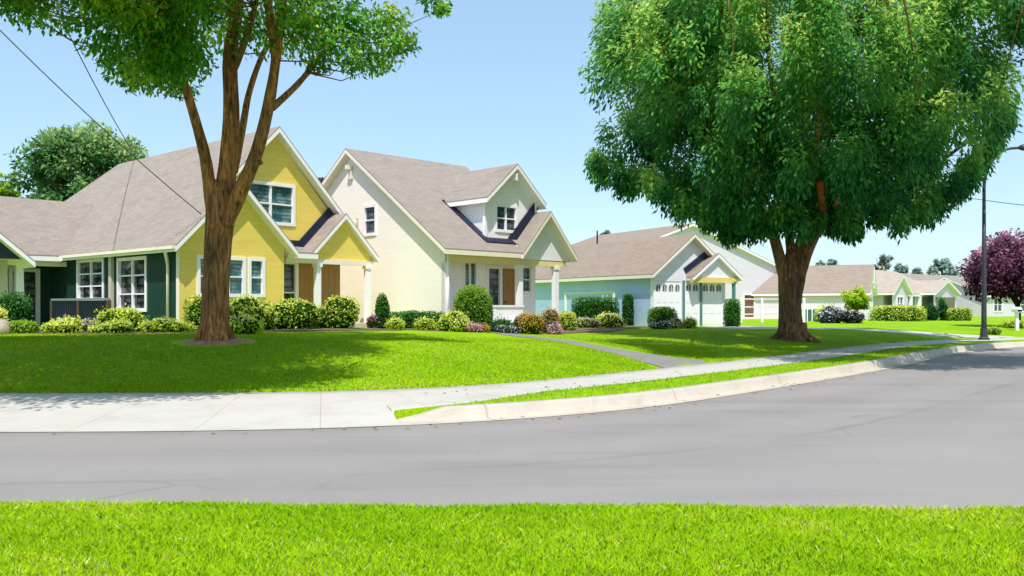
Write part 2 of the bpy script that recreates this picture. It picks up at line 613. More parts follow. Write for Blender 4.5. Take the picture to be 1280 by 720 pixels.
def kerb_profile(i):
    k = float(sstep((i - TIP) / 2.2))
    b = (1 - k) * .10
    h = .004 + k
    return [(0, .006), (.26 + b, .002 + .004), (.30 + b, .012 * k + .008), (.345 + b, .135 * k + .01), (.375 + b, .158 * k + .012), (.40 + b, .168 * k + .012), (.56 + b, .17 * k + .01), (.58 + b, -.05)]
strip('kerb', TIP, FAR, kerb_profile, M_KERB)
def inner(i):                                          # the verge runs out in a point where the kerb begins
    return .585 + (WALK0 - .585) * float(sstep((i - TIP) / 11))
strip('verge', TIP, FAR, lambda i: [(.565, .02)] + [(.57 + (inner(i) - .575) * t, zpave(i, .9) + .014 * math.sin(math.pi * t) - .004) for t in (.03, .3, .7, 1)] + [(inner(i) + .012, .02)], M_LAWN)
strip('pavement', TIP, FAR, lambda i: [(inner(i), zpave(i, .8) - .05)] + [(o_, zpave(i, o_) if i == TIP else zpave(i, max(.9, o_))) for o_ in [inner(i) + .01 + (WALK0 + .01 - inner(i)) * t for t in (0, .2, .4, .7, 1)] + [2.2, 2.8, WALK1]] + [(WALK1 + .02, .1)], M_CONC)
strip('driveway_apron', 0, TIP, lambda i: [(0, .008)] + [(o_, zpave(i, o_)) for o_ in (.3, .7, 1.2, 1.75, 2.2, 2.8, WALK1)] + [(WALK1 + .02, .1)], M_CONC)

# lawn: a sheet from the back edge of the pavement up to and past the houses
idx = list(range(0, FAR + 1, 1))
S = np.concatenate([[0, .12, .3], np.arange(.6, 9, .4), np.arange(9, 40, 1.5), [45, 60, 90, 140, 220]])
B = KC[idx] + KN[idx] * WALK1
D0 = np.array([-.27, .96])
P = B[:, None, :] + S[None, :, None] * D0
Z = terrain(P[..., 0].ravel(), P[..., 1].ravel()).reshape(P.shape[:2])
Z[:, 0] -= .02
ns = len(S)
V = np.concatenate([P, Z[..., None]], 2).reshape(-1, 3)
i_, j_ = np.meshgrid(np.arange(len(idx) - 1), np.arange(ns - 1), indexing='ij')
q = (i_ * ns + j_).ravel()
struct(mesh_np('lawn', V, np.stack([q, q + ns, q + ns + 1, q + 1], 1), M_LAWN, smooth=True))

# near lawn with an uneven edge onto the asphalt
V, Fq = [], []
xs = np.linspace(-60, 60, 481); ys = np.array([-40, -10, 0, 2, 3.5, 4.5, 5.2, 5.8, 6.15, 6.3, 6.36])
NEAR_EDGE = lambda x: 6.42 - .024 * x + .035 * np.sin(1.7 * x) + .022 * np.sin(5.3 * x + 1) + .016 * np.sin(13.1 * x)
for x in xs:
    e = NEAR_EDGE(x)
    for n_, y in enumerate(ys):
        yy = y + (e - 6.36) * max(0, (y + 2) / 8.36)
        z = .10 + .012 * math.sin(1.3 * x) * math.sin(.9 * yy)
        if n_ == len(ys) - 1: z = -.02
        elif n_ == len(ys) - 2: z = .075
        V.append((x, yy, z))
V = np.array(V); ns = len(ys)
i_, j_ = np.meshgrid(np.arange(len(xs) - 1), np.arange(ns - 1), indexing='ij')
q = (i_ * ns + j_).ravel()
struct(mesh_np('near_lawn', V, np.stack([q, q + ns, q + ns + 1, q + 1], 1), M_LAWN, smooth=True))

# ------------------------------------------------------------------ grass blades
M_BLADE = leafmat('grass_blade', [(0, (.26, .52, .002)), (.45, (.385, .69, .006)), (.8, (.62, .77, .012)), (1, (.80, .80, .42))], .3, .6, .85, .08)

def blades(name, xy, z, h, w, label, seed=0):
    n = len(xy)
    rg = np.random.default_rng(seed)
    hh = h * rg.uniform(.5, 1.25, n)
    a = rg.uniform(0, 2 * np.pi, n)
    e = np.stack([np.cos(a), np.sin(a), np.zeros(n)], 1) * (w * rg.uniform(.6, 1.3, n) / 2)[:, None]
    lean = rg.normal(0, .42, (n, 2)) * hh[:, None]
    base = np.concatenate([xy, z[:, None]], 1)
    tip = base + np.concatenate([lean, hh[:, None]], 1)
    mid = base + np.concatenate([lean * .3, hh[:, None] * .6], 1)
    V = np.stack([base - e, base + e, mid + e * .7, tip, mid - e * .7], 1).reshape(-1, 3)
    Fq = np.arange(5 * n).reshape(n, 5)
    big = .5 + .25 * np.sin(xy[:, 0] * .9 + 1.7 * np.sin(xy[:, 1] * .6)) * np.sin(xy[:, 1] * 1.1 + .5)
    fine = np.sin(xy[:, 0] * 5.1 + 2 * np.sin(xy[:, 1] * 3.7)) * np.sin(xy[:, 1] * 6.3 + 1.5 * np.sin(xy[:, 0] * 2.9))
    mow = np.tanh(2.5 * np.sin((xy[:, 0] * .55 + xy[:, 1] * .83) * 2 * np.pi / 1.1)) * .055
    t = np.clip(mow + rg.normal(.40, .17, n) + .30 * (big - .5) * 2 + .10 * fine + (rg.random(n) < .022) * .65, 0, 1)
    o = mesh_np(name, V, Fq, M_BLADE, t)
    o['label'] = label
    o['kind'] = 'stuff'
    return o

# near lawn
def near_pts(n, x0, x1, y0):
    x = rng.uniform(x0, x1, n); y = rng.uniform(y0, 6.5, n)
    k = y < NEAR_EDGE(x) - .015 + rng.normal(0, .022, n)
    return np.stack([x[k], y[k]], 1)
xy = np.vstack([near_pts(430000, -5.4, 5.4, 4.0), near_pts(60000, -9.5, 9.5, 3.0)])
blades('grass', xy, np.full(len(xy), .095), .047, .0062, 'short bright green grass in the near lawn before the road', 1)
# a few tall stray stems at the near edge
# far lawn and verge
def far_pts(n, x0, x1, y0, y1, smin, smax, fade=0):
    x = rng.uniform(x0, x1, n); y = rng.uniform(y0, y1, n)
    s = dist_kerb(x, y)
    k = (s > smin) & (s < smax)
    if fade: k &= rng.random(n) < np.clip((smax - s) / (smax - fade), 0, 1)
    return np.stack([x[k], y[k]], 1)
xy = np.vstack([far_pts(520000, -14, 6, 14, 27, WALK1 - .04, 15, 3.6), far_pts(240000, 0, 18, 16, 44, WALK1 - .04, 15, 4.0)])
z = terrain(xy[:, 0], xy[:, 1]) - .005
# keep the front path and the ring of mulch bare
def on_path(p):
    a, b = np.array([4.55, 20.6]), np.array([-.6, 31.2])
    d = b - a
    t = np.clip(((p - a) @ d) / (d @ d), 0, 1)
    w = .62 + .9 * np.clip(1 - t * 7, 0, 1)
    return np.linalg.norm(p - (a + t[:, None] * d), axis=1) < w
k = ~on_path(xy) & (np.hypot(xy[:, 0] + 6.89, xy[:, 1] - 20) > .95)
blades('grass', xy[k], z[k], .036, .011, 'mown grass on the rising lawn before the houses', 2)
xy = far_pts(150000, -1.3, 17, 11.8, 31, .59, WALK0 - .03)
kk = np.array([np.argmin((KC[:, 0] - a) ** 2 + (KC[:, 1] - b) ** 2) for a, b in xy])
xy = xy[dist_kerb(xy[:, 0], xy[:, 1]) < np.array([inner(i) for i in range(len(KC))])[kk] - .03]
blades('grass', xy, np.full(len(xy), .172), .04, .010, 'strip of grass between kerb and pavement', 3)

# ------------------------------------------------------------------ paths, beds, mulch
def ribbon(name, line, widths, mat, lift=.02, sub=.5):
    """path laid over the terrain"""
    line = np.array(line, float)
    V, U, Fq = [], [], []
    acc = 0
    pts, ws = [], []
    for i in range(len(line) - 1):
        n = max(2, int(np.linalg.norm(line[i + 1] - line[i]) / sub))
        for t in np.linspace(0, 1, n, endpoint=False):
            pts.append(line[i] * (1 - t) + line[i + 1] * t); ws.append(widths[i] * (1 - t) + widths[i + 1] * t)
    pts.append(line[-1]); ws.append(widths[-1])
    pts = np.array(pts)
    for i, p in enumerate(pts):
        d = pts[min(i + 1, len(pts) - 1)] - pts[max(i - 1, 0)]
        d /= np.linalg.norm(d)
        nn = np.array([-d[1], d[0]])
        if i: acc += np.linalg.norm(p - pts[i - 1])
        for j, k in enumerate((-1, -1, -.33, .33, 1, 1)):
            q_ = p + nn * ws[i] / 2 * k
            edge = j in (0, 5)
            V.append((q_[0], q_[1], (gz(*q_) + (lift if not edge else -.08)) if dist_kerb(*q_)[0] > WALK1 + .04 else .12)); U.append((acc, k * ws[i] / 2))
    for i in range(len(pts) - 1):
        for j in range(5):
            Fq.append((i * 6 + j + 1, i * 6 + j, (i + 1) * 6 + j, (i + 1) * 6 + j + 1))
    me = bpy.data.meshes.new(name); me.from_pydata(V, [], Fq); me.materials.append(mat)
    uv = me.uv_layers.new(name='UVMap')
    for l in me.loops: uv.data[l.index].uv = U[l.vertex_index]
    o = bpy.data.objects.new(name, me); COL.objects.link(o)
    return struct(o)

ribbon('path', [(5.3, 19.6), (4.3, 21.2), (3.2, 23.2), (2.1, 25.0), (-.2, 30.2), (-.4, 32.4)], [4.0, 2.2, 1.0, .7, .7, .8], M_PATH)
ribbon('driveway', [(10.4, 45.4), (12.6, 43.6), (16.5, 41.4), (21.5, 38.6), (23.5, 36.9)], [5.6, 3.6, 1.9, 1.9, 2.2], M_CONC, .03)

def disc(name, c, rx, ry, mat, lift=.03, seed=0, n=28):
    rg = np.random.default_rng(seed)
    ph = rg.uniform(0, 6.28, 3)
    V = [(c[0], c[1], gz(*c) + lift + .05)]
    for r_, l_ in ((.7, lift + .02), (1, lift - .03)):
        for k in range(n):
            a = 2 * math.pi * k / n
            w = 1 + .08 * math.sin(3 * a + ph[0]) + .05 * math.sin(7 * a + ph[1])
            x, y = c[0] + rx * r_ * w * math.cos(a), c[1] + ry * r_ * w * math.sin(a)
            V.append((x, y, gz(x, y) + l_))
    Fq = [(0, 1 + k, 1 + (k + 1) % n) for k in range(n)] + [(1 + k, 1 + n + k, 1 + n + (k + 1) % n, 1 + (k + 1) % n) for k in range(n)]
    me = bpy.data.meshes.new(name); me.from_pydata(V, [], Fq); me.materials.append(mat)
    o = bpy.data.objects.new(name, me); COL.objects.link(o)
    return struct(o)
disc('mulch', (-6.8, 19.9), .82, .62, m_soil('root_mulch', (.44, .24, .13)), seed=3)
ribbon('planting_bed', [(-15.5, 26.0), (-12.5, 25.7), (-9.6, 25.9), (-6.3, 28.6), (-4.6, 30.6)], [3.4, 3.0, 2.6, 2.6, 2.0], M_SOIL, .035)
ribbon('planting_bed', [(-4.6, 32.6), (-2.9, 31.6), (-1.5, 31.8), (-.9, 32.1)], [2.0, 2.2, 2.0, 1.8], M_SOIL, .035)
ribbon('planting_bed', [(.2, 32.4), (1.6, 33.6), (3.2, 36.6), (5.4, 43.0), (7.0, 43.4)], [1.8, 2.0, 2.2, 2.2, 2.2], M_SOIL, .035)
# ------------------------------------------------------------------ houses
WHITE = paint('white_trim', (.94, .89, .93), .45, .04)
CREAMTRIM = paint('cream_trim', (.90, .80, .68), .5, .06)
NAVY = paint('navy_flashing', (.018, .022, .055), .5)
DARKIN = paint('dark_interior', (.012, .012, .012), .8)
BEIGE = paint('beige_post', (.62, .56, .42), .5)
ROOF = shingles('shingle_taupe', (.345, .290, .256))
ROOF2 = shingles('shingle_brown', (.345, .268, .222))
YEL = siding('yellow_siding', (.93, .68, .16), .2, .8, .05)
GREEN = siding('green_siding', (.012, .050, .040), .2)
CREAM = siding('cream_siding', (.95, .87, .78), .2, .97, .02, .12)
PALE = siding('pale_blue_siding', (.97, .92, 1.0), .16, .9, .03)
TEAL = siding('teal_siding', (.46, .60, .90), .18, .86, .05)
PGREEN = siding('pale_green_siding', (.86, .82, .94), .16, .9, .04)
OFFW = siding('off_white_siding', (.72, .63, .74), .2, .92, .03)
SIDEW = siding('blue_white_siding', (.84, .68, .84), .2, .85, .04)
OAK = wood('oak_panel', (.46, .22, .045))
OAKD = wood('oak_door', (.40, .19, .04), .3)
GL_TEAL = glass('window_teal', (.025, .105, .115), .14, .22)
GL_DARK = glass('window_dark', (.012, .022, .026), .3, .16)
GL_BLUE = glass('window_blue', (.02, .045, .07), .25, .12)

def wall(name, parent, O, e, n, outline, holes, mat, depth=.11):
    """flat wall in the plane O + s*e + z*Z with real openings"""
    O, e, n = Vector(O), Vector(e), Vector(n)
    P = lambda s, z, d=0: O + e * s + Vector((0, 0, z)) - n * d
    polys = [[Vector((s, z, 0)) for s, z in outline]]
    for (a, b, c, d) in holes:
        polys.append([Vector((a, c, 0)), Vector((a, d, 0)), Vector((b, d, 0)), Vector((b, c, 0))])
    flat = [p for poly in polys for p in poly]
    mb = MB()
    for t in tessellate_polygon(polys):
        pts = [P(flat[i].x, flat[i].y) for i in t]
        nn = (pts[1] - pts[0]).cross(pts[2] - pts[0])
        if nn.dot(n) < 0: pts.reverse()
        mb.face(pts)
    for (a, b, c, d) in holes:
        R4 = [(a, c), (b, c), (b, d), (a, d)]
        for i in range(4):
            p, q_ = R4[i], R4[(i + 1) % 4]
            mb.face([P(*p), P(*p, depth), P(*q_, depth), P(*q_)])
    return mb.build(name, mat, parent)

def obox(mb, O, e, n, s0, s1, z0, z1, d0, d1, mi=0):
    """box in wall coordinates: s along, z up, d outwards"""
    O, e, n = Vector(O), Vector(e), Vector(n)
    P = lambda s, z, d: O + e * s + Vector((0, 0, z)) + n * d
    a = [P(s0, z0, d1), P(s1, z0, d1), P(s1, z1, d1), P(s0, z1, d1)]
    b = [P(s0, z0, d0), P(s1, z0, d0), P(s1, z1, d0), P(s0, z1, d0)]
    if (a[1] - a[0]).cross(a[2] - a[0]).dot(n) < 0:
        a.reverse(); b.reverse()
    mb.solid(a, b, mi)

def window(parent, O, e, n, h, cols, rows, gm, casing=.10, fm=None, bar=.035, name='window', sash=True, rowpos=None):
    a, b, c, d = h
    mb = MB()
    t = casing
    obox(mb, O, e, n, a - t, a + .02, c - t, d + t, -.09, .035)
    obox(mb, O, e, n, b - .02, b + t, c - t, d + t, -.09, .035)
    obox(mb, O, e, n, a + .02, b - .02, d - .02, d + t, -.09, .035)
    obox(mb, O, e, n, a + .02, b - .02, c - t, c + .02, -.09, .05)
    for i in range(1, cols):
        s = a + (b - a) * i / cols
        obox(mb, O, e, n, s - bar, s + bar, c + .02, d - .02, -.085, .0)
    for i in (rowpos or [k / rows for k in range(1, rows)]):
        z = c + (d - c) * i
        obox(mb, O, e, n, a + .02, b - .02, z - bar * .7, z + bar * .7, -.085, -.012)
    f = mb.build(name, fm or WHITE, parent)
    pb = MB()
    obox(pb, O, e, n, a - .01, b + .01, c - .01, d + .01, -.12, -.075)
    pb.build('pane', gm, f)
    return f

def roof(parent, polys, mat, trim=None, t1=.05, t2=.17, name='roof'):
    """shingle layer on a white trim layer; each polygon runs counter-clockwise seen from above"""
    r_, tr = MB(), MB()
    dn = lambda p, k: (p[0], p[1], p[2] - k)
    for p in polys:
        p = [tuple(q_) for q_ in p]
        area = sum(p[i][0] * p[(i + 1) % len(p)][1] - p[(i + 1) % len(p)][0] * p[i][1] for i in range(len(p)))
        if area < 0: p.reverse()
        r_.solid(p, [dn(q_, t1) for q_ in p])
        tr.solid([dn(q_, t1 + .0005) for q_ in p], [dn(q_, t1 + t2) for q_ in p])
    o = r_.build(name, mat, parent)
    tr.build('roof_trim', trim or WHITE, parent)
    return o

def downspout(parent, pts, mat=None, r=.045):
    mb = MB(); mb.tube(pts, [r] * len(pts), 8)
    return mb.build('downspout', mat or CREAMTRIM, parent, True)

def post(parent, x, y, z0, z1, w=.2, mat=None, name='post', base=.28):
    mb = MB()
    h = w / 2
    mb.box(x - h, y - h, z0 + .25, x + h, y + h, z1 - .12)
    mb.box(x - base / 2, y - base / 2, z0, x + base / 2, y + base / 2, z0 + .25)
    mb.box(x - h - .04, y - h - .04, z1 - .12, x + h + .04, y + h + .04, z1)
    return mb.build(name, mat or WHITE, parent)

FX, FN = (1, 0, 0), (0, -1, 0)      # front walls: along +u, facing -v
SX, SN = (0, 1, 0), (-1, 0, 0)      # side walls: along +v, facing -u

# ---- the yellow and green house -------------------------------------------------
HY = empty('house', ((225 - 640) / F * 28, 28, .75), R(49))
tag(HY, 'yellow gabled house with dark green side wall and taupe shingle roof', 'house')
k = 1.02; ZL = lambda u: 3.15 + k * u
O0, O1 = (0, 0, 0), (0, 1, 0)
# bump-out in front
h1, h2 = (.68, 2.30, 1.24, 2.42), (2.58, 3.06, 1.24, 2.42)
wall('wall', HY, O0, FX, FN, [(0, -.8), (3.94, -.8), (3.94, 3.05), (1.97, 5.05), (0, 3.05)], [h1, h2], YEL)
window(HY, O0, FX, FN, h1, 3, 2, GL_TEAL)
window(HY, O0, FX, FN, h2, 1, 2, GL_TEAL)
wall('wall', HY, (3.94, 0, 0), SX, (1, 0, 0), [(0, -.8), (1, -.8), (1, 3.05), (0, 3.05)], [], YEL)
# main gable wall, set back
h3, h4 = (4.36, 5.12, .25, 2.42), (3.11, 5.01, 3.92, 5.28)
wall('wall', HY, O1, FX, FN, [(3.94, -.8), (7.2, -.8), (7.2, 3.95), (4.17, 7.22), (.2, 3.2), (3.94, 3.0)], [h3, h4], YEL)
window(HY, O1, FX, FN, h3, 1, 2, GL_DARK, .12)
window(HY, O1, FX, FN, h4, 2, 2, GL_TEAL, .10, bar=.04)
mb = MB(); obox(mb, O1, FX, FN, 5.30, 5.98, .2, 2.55, .003, .06); o = mb.build('wood_panel', OAK, HY)
mb = MB(); obox(mb, O1, FX, FN, 6.02, 7.17, .2, 2.5, .003, .05); o = mb.build('door', OAKD, HY)
mb = MB(); mb.tube([(6.12, .93, 1.15), (6.12, .88, 1.15)], [.035, .035], 8); mb.build('handle', NAVY, o)
# right end wall
wall('wall', HY, (7.2, 1, 0), SX, (1, 0, 0), [(0, -.8), (12, -.8), (12, 3.95), (0, 3.95)], [], YEL)
# green side wall
g1, g2 = (2.34, 4.35, .74, 2.45), (5.62, 7.75, 1.12, 2.50)
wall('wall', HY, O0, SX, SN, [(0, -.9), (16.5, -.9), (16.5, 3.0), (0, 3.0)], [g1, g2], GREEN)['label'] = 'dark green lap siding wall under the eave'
window(HY, O0, SX, SN, g1, 2, 3, GL_DARK, .1, rowpos=[.30, .68])
window(HY, O0, SX, SN, g2, 2, 3, GL_DARK, .1)
mb = MB(); obox(mb, O0, SX, SN, 4.72, 4.92, -.5, 2.85, .002, .12); mb.build('pilaster', BEIGE, HY)
mb = MB(); obox(mb, O0, SX, SN, .003, .16, -.5, 2.9, .002, .05); mb.build('corner_board', CREAMTRIM, HY)
# roof
mainL = [(-.35, -.4, ZL(-.35)), (1.97, -.4, ZL(1.97)), (1.97, .6, ZL(1.97)), (4.17, .6, ZL(4.17)), (4.17, 13.5, ZL(4.17)), (-.35, 18.0, ZL(-.35))]
zr = lambda u: ZL(4.17) - k * (u - 4.17)
mainR = [(4.17, .6, zr(4.17)), (7.75, .6, zr(7.75)), (7.75, 17.2, zr(7.75)), (4.17, 13.5, zr(4.17))]
hip = [(4.17, 13.5, zr(4.17)), (7.75, 17.2, zr(7.75)), (-.35, 18.0, ZL(-.35))]
zb = lambda u: ZL(1.97) - k * (u - 1.97)
bumpR = [(1.97, -.4, zb(1.97)), (4.28, -.4, zb(4.28)), (4.28, 1.0, zb(4.28)), (1.97, 1.0, zb(1.97))]
pl = lambda u: 4.40 - 1.0 * abs(u - 6.78)
porchL = [(5.2, .05, pl(5.2)), (6.78, .05, pl(6.78)), (6.78, .999, pl(6.78)), (5.2, .999, pl(5.2))]
porchR = [(6.78, .05, pl(6.78)), (8.38, .05, pl(8.38)), (8.38, 1.7, pl(8.38)), (6.78, 1.7, pl(6.78))]
shed = [(4.15, .03, 2.80), (5.45, .03, 2.80), (5.45, .999, 3.08), (4.15, .999, 3.08)]
wingF = [(-16, 8.42, 2.77), (-.36, 8.42, 2.77), (1.95, 11.0, 5.16), (-16, 11.0, 5.16)]
wingB = [(-16, 11.0, 5.16), (1.95, 11.0, 5.16), (-.3, 13.6, 2.8), (-16, 13.6, 2.8)]
roof(HY, [mainL, mainR, hip, bumpR, porchL, porchR, shed, wingF, wingB], ROOF)
# navy strips where the porch roofs meet the wall
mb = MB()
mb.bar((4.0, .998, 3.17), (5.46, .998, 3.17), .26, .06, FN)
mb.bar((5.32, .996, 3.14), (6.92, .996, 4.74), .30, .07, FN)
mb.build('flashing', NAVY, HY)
# porch gable, beam, posts
wall('gable', HY, (0, .28, 0), FX, FN, [(5.4, 2.60), (8.15, 2.60), (8.15, 2.90), (6.78, 4.27), (5.4, 2.90)], [], YEL)
mb = MB(); mb.box(4.2, .22, 2.42, 8.2, .40, 2.60); mb.box(4.2, .40, 2.5, 8.2, .99, 2.58); mb.build('beam', CREAMTRIM, HY)
post(HY, 5.62, .31, -.4, 2.42, .2); post(HY, 8.02, .31, -.4, 2.42, .2)
downspout(HY, [(-.34, .30, 2.72), (-.30, .36, 2.5), (-.12, .60, 2.30), (-.07, .66, 2.1), (-.07, .66, -.4)], r=.055)
mb = MB(); mb.box(3.96, .05, -.6, 8.2, .99, .16); mb.build('porch_floor', M_CONC, HY)
mb = MB(); mb.box(-.475, -.38, 2.66, -.36, 8.3, 2.76); mb.build('gutter', CREAMTRIM, HY)
# the porch wing on the left
wall('wall', HY, (0, 10.3, 0), FX, FN, [(-16, -.9), (0, -.9), (0, 3.4), (-16, 3.4)], [(-1.45, -.55, .1, 2.2)], GREEN)['label'] = 'dark wall at the back of the porch'
window(HY, (0, 10.3, 0), FX, FN, (-1.45, -.55, .1, 2.2), 1, 1, GL_DARK, .12, name='door')
for u in (-1.75, -2.3):
    mb = MB(); w0, w1 = .17, .12
    mb.solid([(u - w1, 8.75 - w1, 2.5), (u + w1, 8.75 - w1, 2.5), (u + w1, 8.75 + w1, 2.5), (u - w1, 8.75 + w1, 2.5)],
             [(u - w0, 8.75 - w0, -.4), (u + w0, 8.75 - w0, -.4), (u + w0, 8.75 + w0, -.4), (u - w0, 8.75 + w0, -.4)])
    mb.build('post', WHITE if u > -2 else BEIGE, HY)
mb = MB(); mb.box(-6, 8.66, 2.36, -.05, 8.84, 2.56); mb.build('beam', CREAMTRIM, HY)
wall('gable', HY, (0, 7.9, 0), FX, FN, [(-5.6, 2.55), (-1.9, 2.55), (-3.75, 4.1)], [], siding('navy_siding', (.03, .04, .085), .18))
pg = lambda u: 4.3 - .85 * abs(u + 3.75)
roof(HY, [[(-5.9, 7.55, pg(-5.9)), (-3.75, 7.55, pg(-3.75)), (-3.75, 10.4, pg(-3.75)), (-5.9, 10.4, pg(-5.9))],
          [(-3.75, 7.55, pg(-3.75)), (-1.6, 7.55, pg(-1.6)), (-1.6, 10.4, pg(-1.6)), (-3.75, 10.4, pg(-3.75))]], ROOF, name='porch_roof')
mb = MB(); mb.box(-6, 7.5, -.7, 0, 10.28, .05); mb.build('porch_floor', M_CONC, HY)
mb = MB(); obox(mb, (0, 10.3, 0), FX, FN, -3.4, -1.75, .06, 2.1, .01, .06); mb.build('door', DARKIN, HY)
# patio rail before the green wall
HR = empty('patio_railing', tuple(HY.matrix_basis @ Vector((-1.0, 2.9, -.35))), R(49))
tag(HR, 'dark blue slatted patio railing with pale top rail before green wall', 'railing')
mb = MB()
mb.box(-.05, 0, 1.38, .05, 4.7, 1.46)
mb.build('top_rail', paint('grey_rail', (.22, .25, .28)), HR)
M_RAIL = paint('railing_blue', (.010, .018, .034), .5)
mb = MB()
for i in range(24):
    y = .1 + i * .195
    mb.box(-.02, y, .25, .02, y + .15, 1.33)
mb.box(-.03, .02, .2, .03, 4.68, .28); mb.box(-.03, .02, 1.30, .03, 4.68, 1.375)
mb.build('slats', M_RAIL, HR)
for y in (0, 2.35, 4.7):
    mb = MB(); mb.box(-.06, y - .06, -.3, .06, y + .06, 1.378); mb.build('post', paint('brown_post', (.12, .07, .04)), HR)

# ---- the white house ---------------------------------------------------------------
HW = empty('house', ((556 - 640) / F * 33, 33, .56), R(45))
tag(HW, 'cream and white house with a dormer, navy flashing and a gabled porch', 'house')
zw = lambda v: 3.5 + .7 * v
rg_ = zw(6.15)
zwb = lambda v: rg_ - .7 * (v - 6.15)
wv = (4.46, 5.22, 4.08, 5.2)
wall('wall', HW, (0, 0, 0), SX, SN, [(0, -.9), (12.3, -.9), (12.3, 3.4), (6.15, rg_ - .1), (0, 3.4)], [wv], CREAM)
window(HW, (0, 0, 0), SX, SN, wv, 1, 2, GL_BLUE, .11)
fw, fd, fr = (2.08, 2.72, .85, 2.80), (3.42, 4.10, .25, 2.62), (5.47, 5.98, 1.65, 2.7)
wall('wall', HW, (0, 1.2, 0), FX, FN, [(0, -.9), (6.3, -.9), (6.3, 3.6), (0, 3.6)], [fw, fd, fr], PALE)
window(HW, (0, 1.2, 0), FX, FN, fw, 2, 2, GL_TEAL, .1)
window(HW, (0, 1.2, 0), FX, FN, fd, 1, 1, GL_DARK, .12, name='door', fm=WHITE)
window(HW, (0, 1.2, 0), FX, FN, fr, 1, 2, GL_BLUE, .1)
mb = MB(); obox(mb, (0, 1.2, 0), FX, FN, 4.27, 4.95, .25, 2.62, .003, .05); o = mb.build('door', OAKD, HW)
mb = MB(); mb.tube([(4.36, 1.14, 1.2), (4.36, 1.09, 1.2)], [.035, .035], 8); mb.build('handle', NAVY, o)
wall('wall', HW, (6.3, 0, 0), SX, (1, 0, 0), [(1.2, -.9), (12.3, -.9), (12.3, 3.4), (6.15, rg_ - .1), (1.2, 4.2)], [], CREAM)
wall('wall', HW, (0, 12.3, 0), FX, (0, 1, 0), [(0, -.9), (6.3, -.9), (6.3, 3.4), (0, 3.4)], [], CREAM)
roof(HW, [[(-.34, -.42, zw(-.42)), (3.85, -.42, zw(-.42)), (3.85, 6.15, rg_), (-.34, 6.15, rg_)],
          [(3.85, .15, zw(.15)), (6.6, .15, zw(.15)), (6.6, 6.15, rg_), (3.85, 6.15, rg_)],
          [(-.34, 6.15, rg_), (6.6, 6.15, rg_), (6.6, 12.75, zwb(12.75)), (-.34, 12.75, zwb(12.75))]], ROOF, CREAMTRIM)
mb = MB(); mb.box(.02, 0.0, 2.72, 3.9, .16, 3.12); mb.box(3.9, -.04, 2.72, 6.9, .14, 2.98); mb.box(.02, .16, 3.05, 6.2, 1.19, 3.1); mb.build('beam', paint('soft_ochre', (.90, .72, .34)), HW)
mb = MB(); mb.box(.0, -.02, -.5, .24, .2, 2.72); mb.build('corner_post', WHITE, HW)
post(HW, 4.11, .05, .0, 2.72, .22); post(HW, 6.34, .05, .0, 2.72, .22)
mb = MB(); mb.box(.02, -.3, -.7, 6.5, 1.18, .22); mb.build('porch_floor', M_CONC, HW)
mb = MB(); mb.box(2.2, -.52, -.4, 3.75, -.35, .98); mb.box(2.17, -.56, .98, 3.78, -.31, 1.06); mb.box(2.3, -.85, -.4, 3.6, -.53, .32); mb.build('porch_wall', WHITE, HW)
# dormer
dz = lambda u: 6.95 - .88 * abs(u - 4.03)
dw = (3.22, 4.36, 4.18, 5.16)
wall('dormer_wall', HW, (0, .5, 0), FX, FN, [(2.61, 3.6), (5.45, 3.6), (5.45, 5.6), (4.03, 6.84), (2.61, 5.6)], [dw], PALE)
window(HW, (0, .5, 0), FX, FN, dw, 2, 2, GL_BLUE, .1)
mb = MB()
mb.face([(2.61, .5, 3.6), (2.61, .5, 5.6), (2.61, 3.2, 5.6)]); mb.face([(5.45, .5, 3.6), (5.45, 3.2, 5.6), (5.45, .5, 5.6)])
mb.build('dormer_cheek', PALE, HW)
for u in (2.5, 5.44):
    mb = MB(); mb.box(u, .42, 3.8, u + .12, .56, 5.5); mb.build('corner_board', WHITE, HW)
vint = lambda z: (z - 3.5) / .7 + .06
roof(HW, [[(2.28, .05, dz(2.28)), (4.03, .05, dz(4.03)), (4.03, vint(dz(4.03)), dz(4.03)), (2.28, vint(dz(2.28)), dz(2.28))],
          [(4.03, .05, dz(4.03)), (5.78, .05, dz(5.78)), (5.78, vint(dz(5.78)), dz(5.78)), (4.03, vint(dz(4.03)), dz(4.03))]], ROOF, name='dormer_roof')
mb = MB(); mb.box(3.98, .1, 6.25, 4.08, .48, 6.55); mb.box(3.98, .42, 5.95, 4.08, .498, 6.3); mb.build('bracket', WHITE, HW)
mb = MB(); mb.box(-.30, 6.06, rg_ - .9, -.02, 6.24, rg_ - .72); mb.box(-.12, 6.06, rg_ - 1.3, -.003, 6.24, rg_ - .85); mb.build('bracket', CREAMTRIM, HW)
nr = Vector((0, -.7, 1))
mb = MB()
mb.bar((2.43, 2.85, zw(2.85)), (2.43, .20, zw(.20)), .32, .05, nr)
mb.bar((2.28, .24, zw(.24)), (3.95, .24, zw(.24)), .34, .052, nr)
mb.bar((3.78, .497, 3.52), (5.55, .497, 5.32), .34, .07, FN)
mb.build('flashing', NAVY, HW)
# porch gable
pw = lambda u: 5.05 - 1.1 * abs(u - 5.51)
wall('gable', HW, (0, -.06, 0), FX, FN, [(3.95, 2.98), (7.05, 2.98), (7.05, 3.22), (5.51, 4.9), (3.95, 3.22)], [], PALE)
roof(HW, [[(3.8, -.46, pw(3.8)), (5.51, -.46, pw(5.51)), (5.51, 2.2, pw(5.51)), (3.8, .6, pw(3.8))],
          [(5.51, -.46, pw(5.51)), (7.22, -.46, pw(7.22)), (7.22, .6, pw(7.22)), (5.51, 2.2, pw(5.51))]], ROOF, CREAMTRIM, name='porch_roof')
downspout(HW, [(.1, -.06, 3.0), (.1, -.07, -.3)], WHITE)
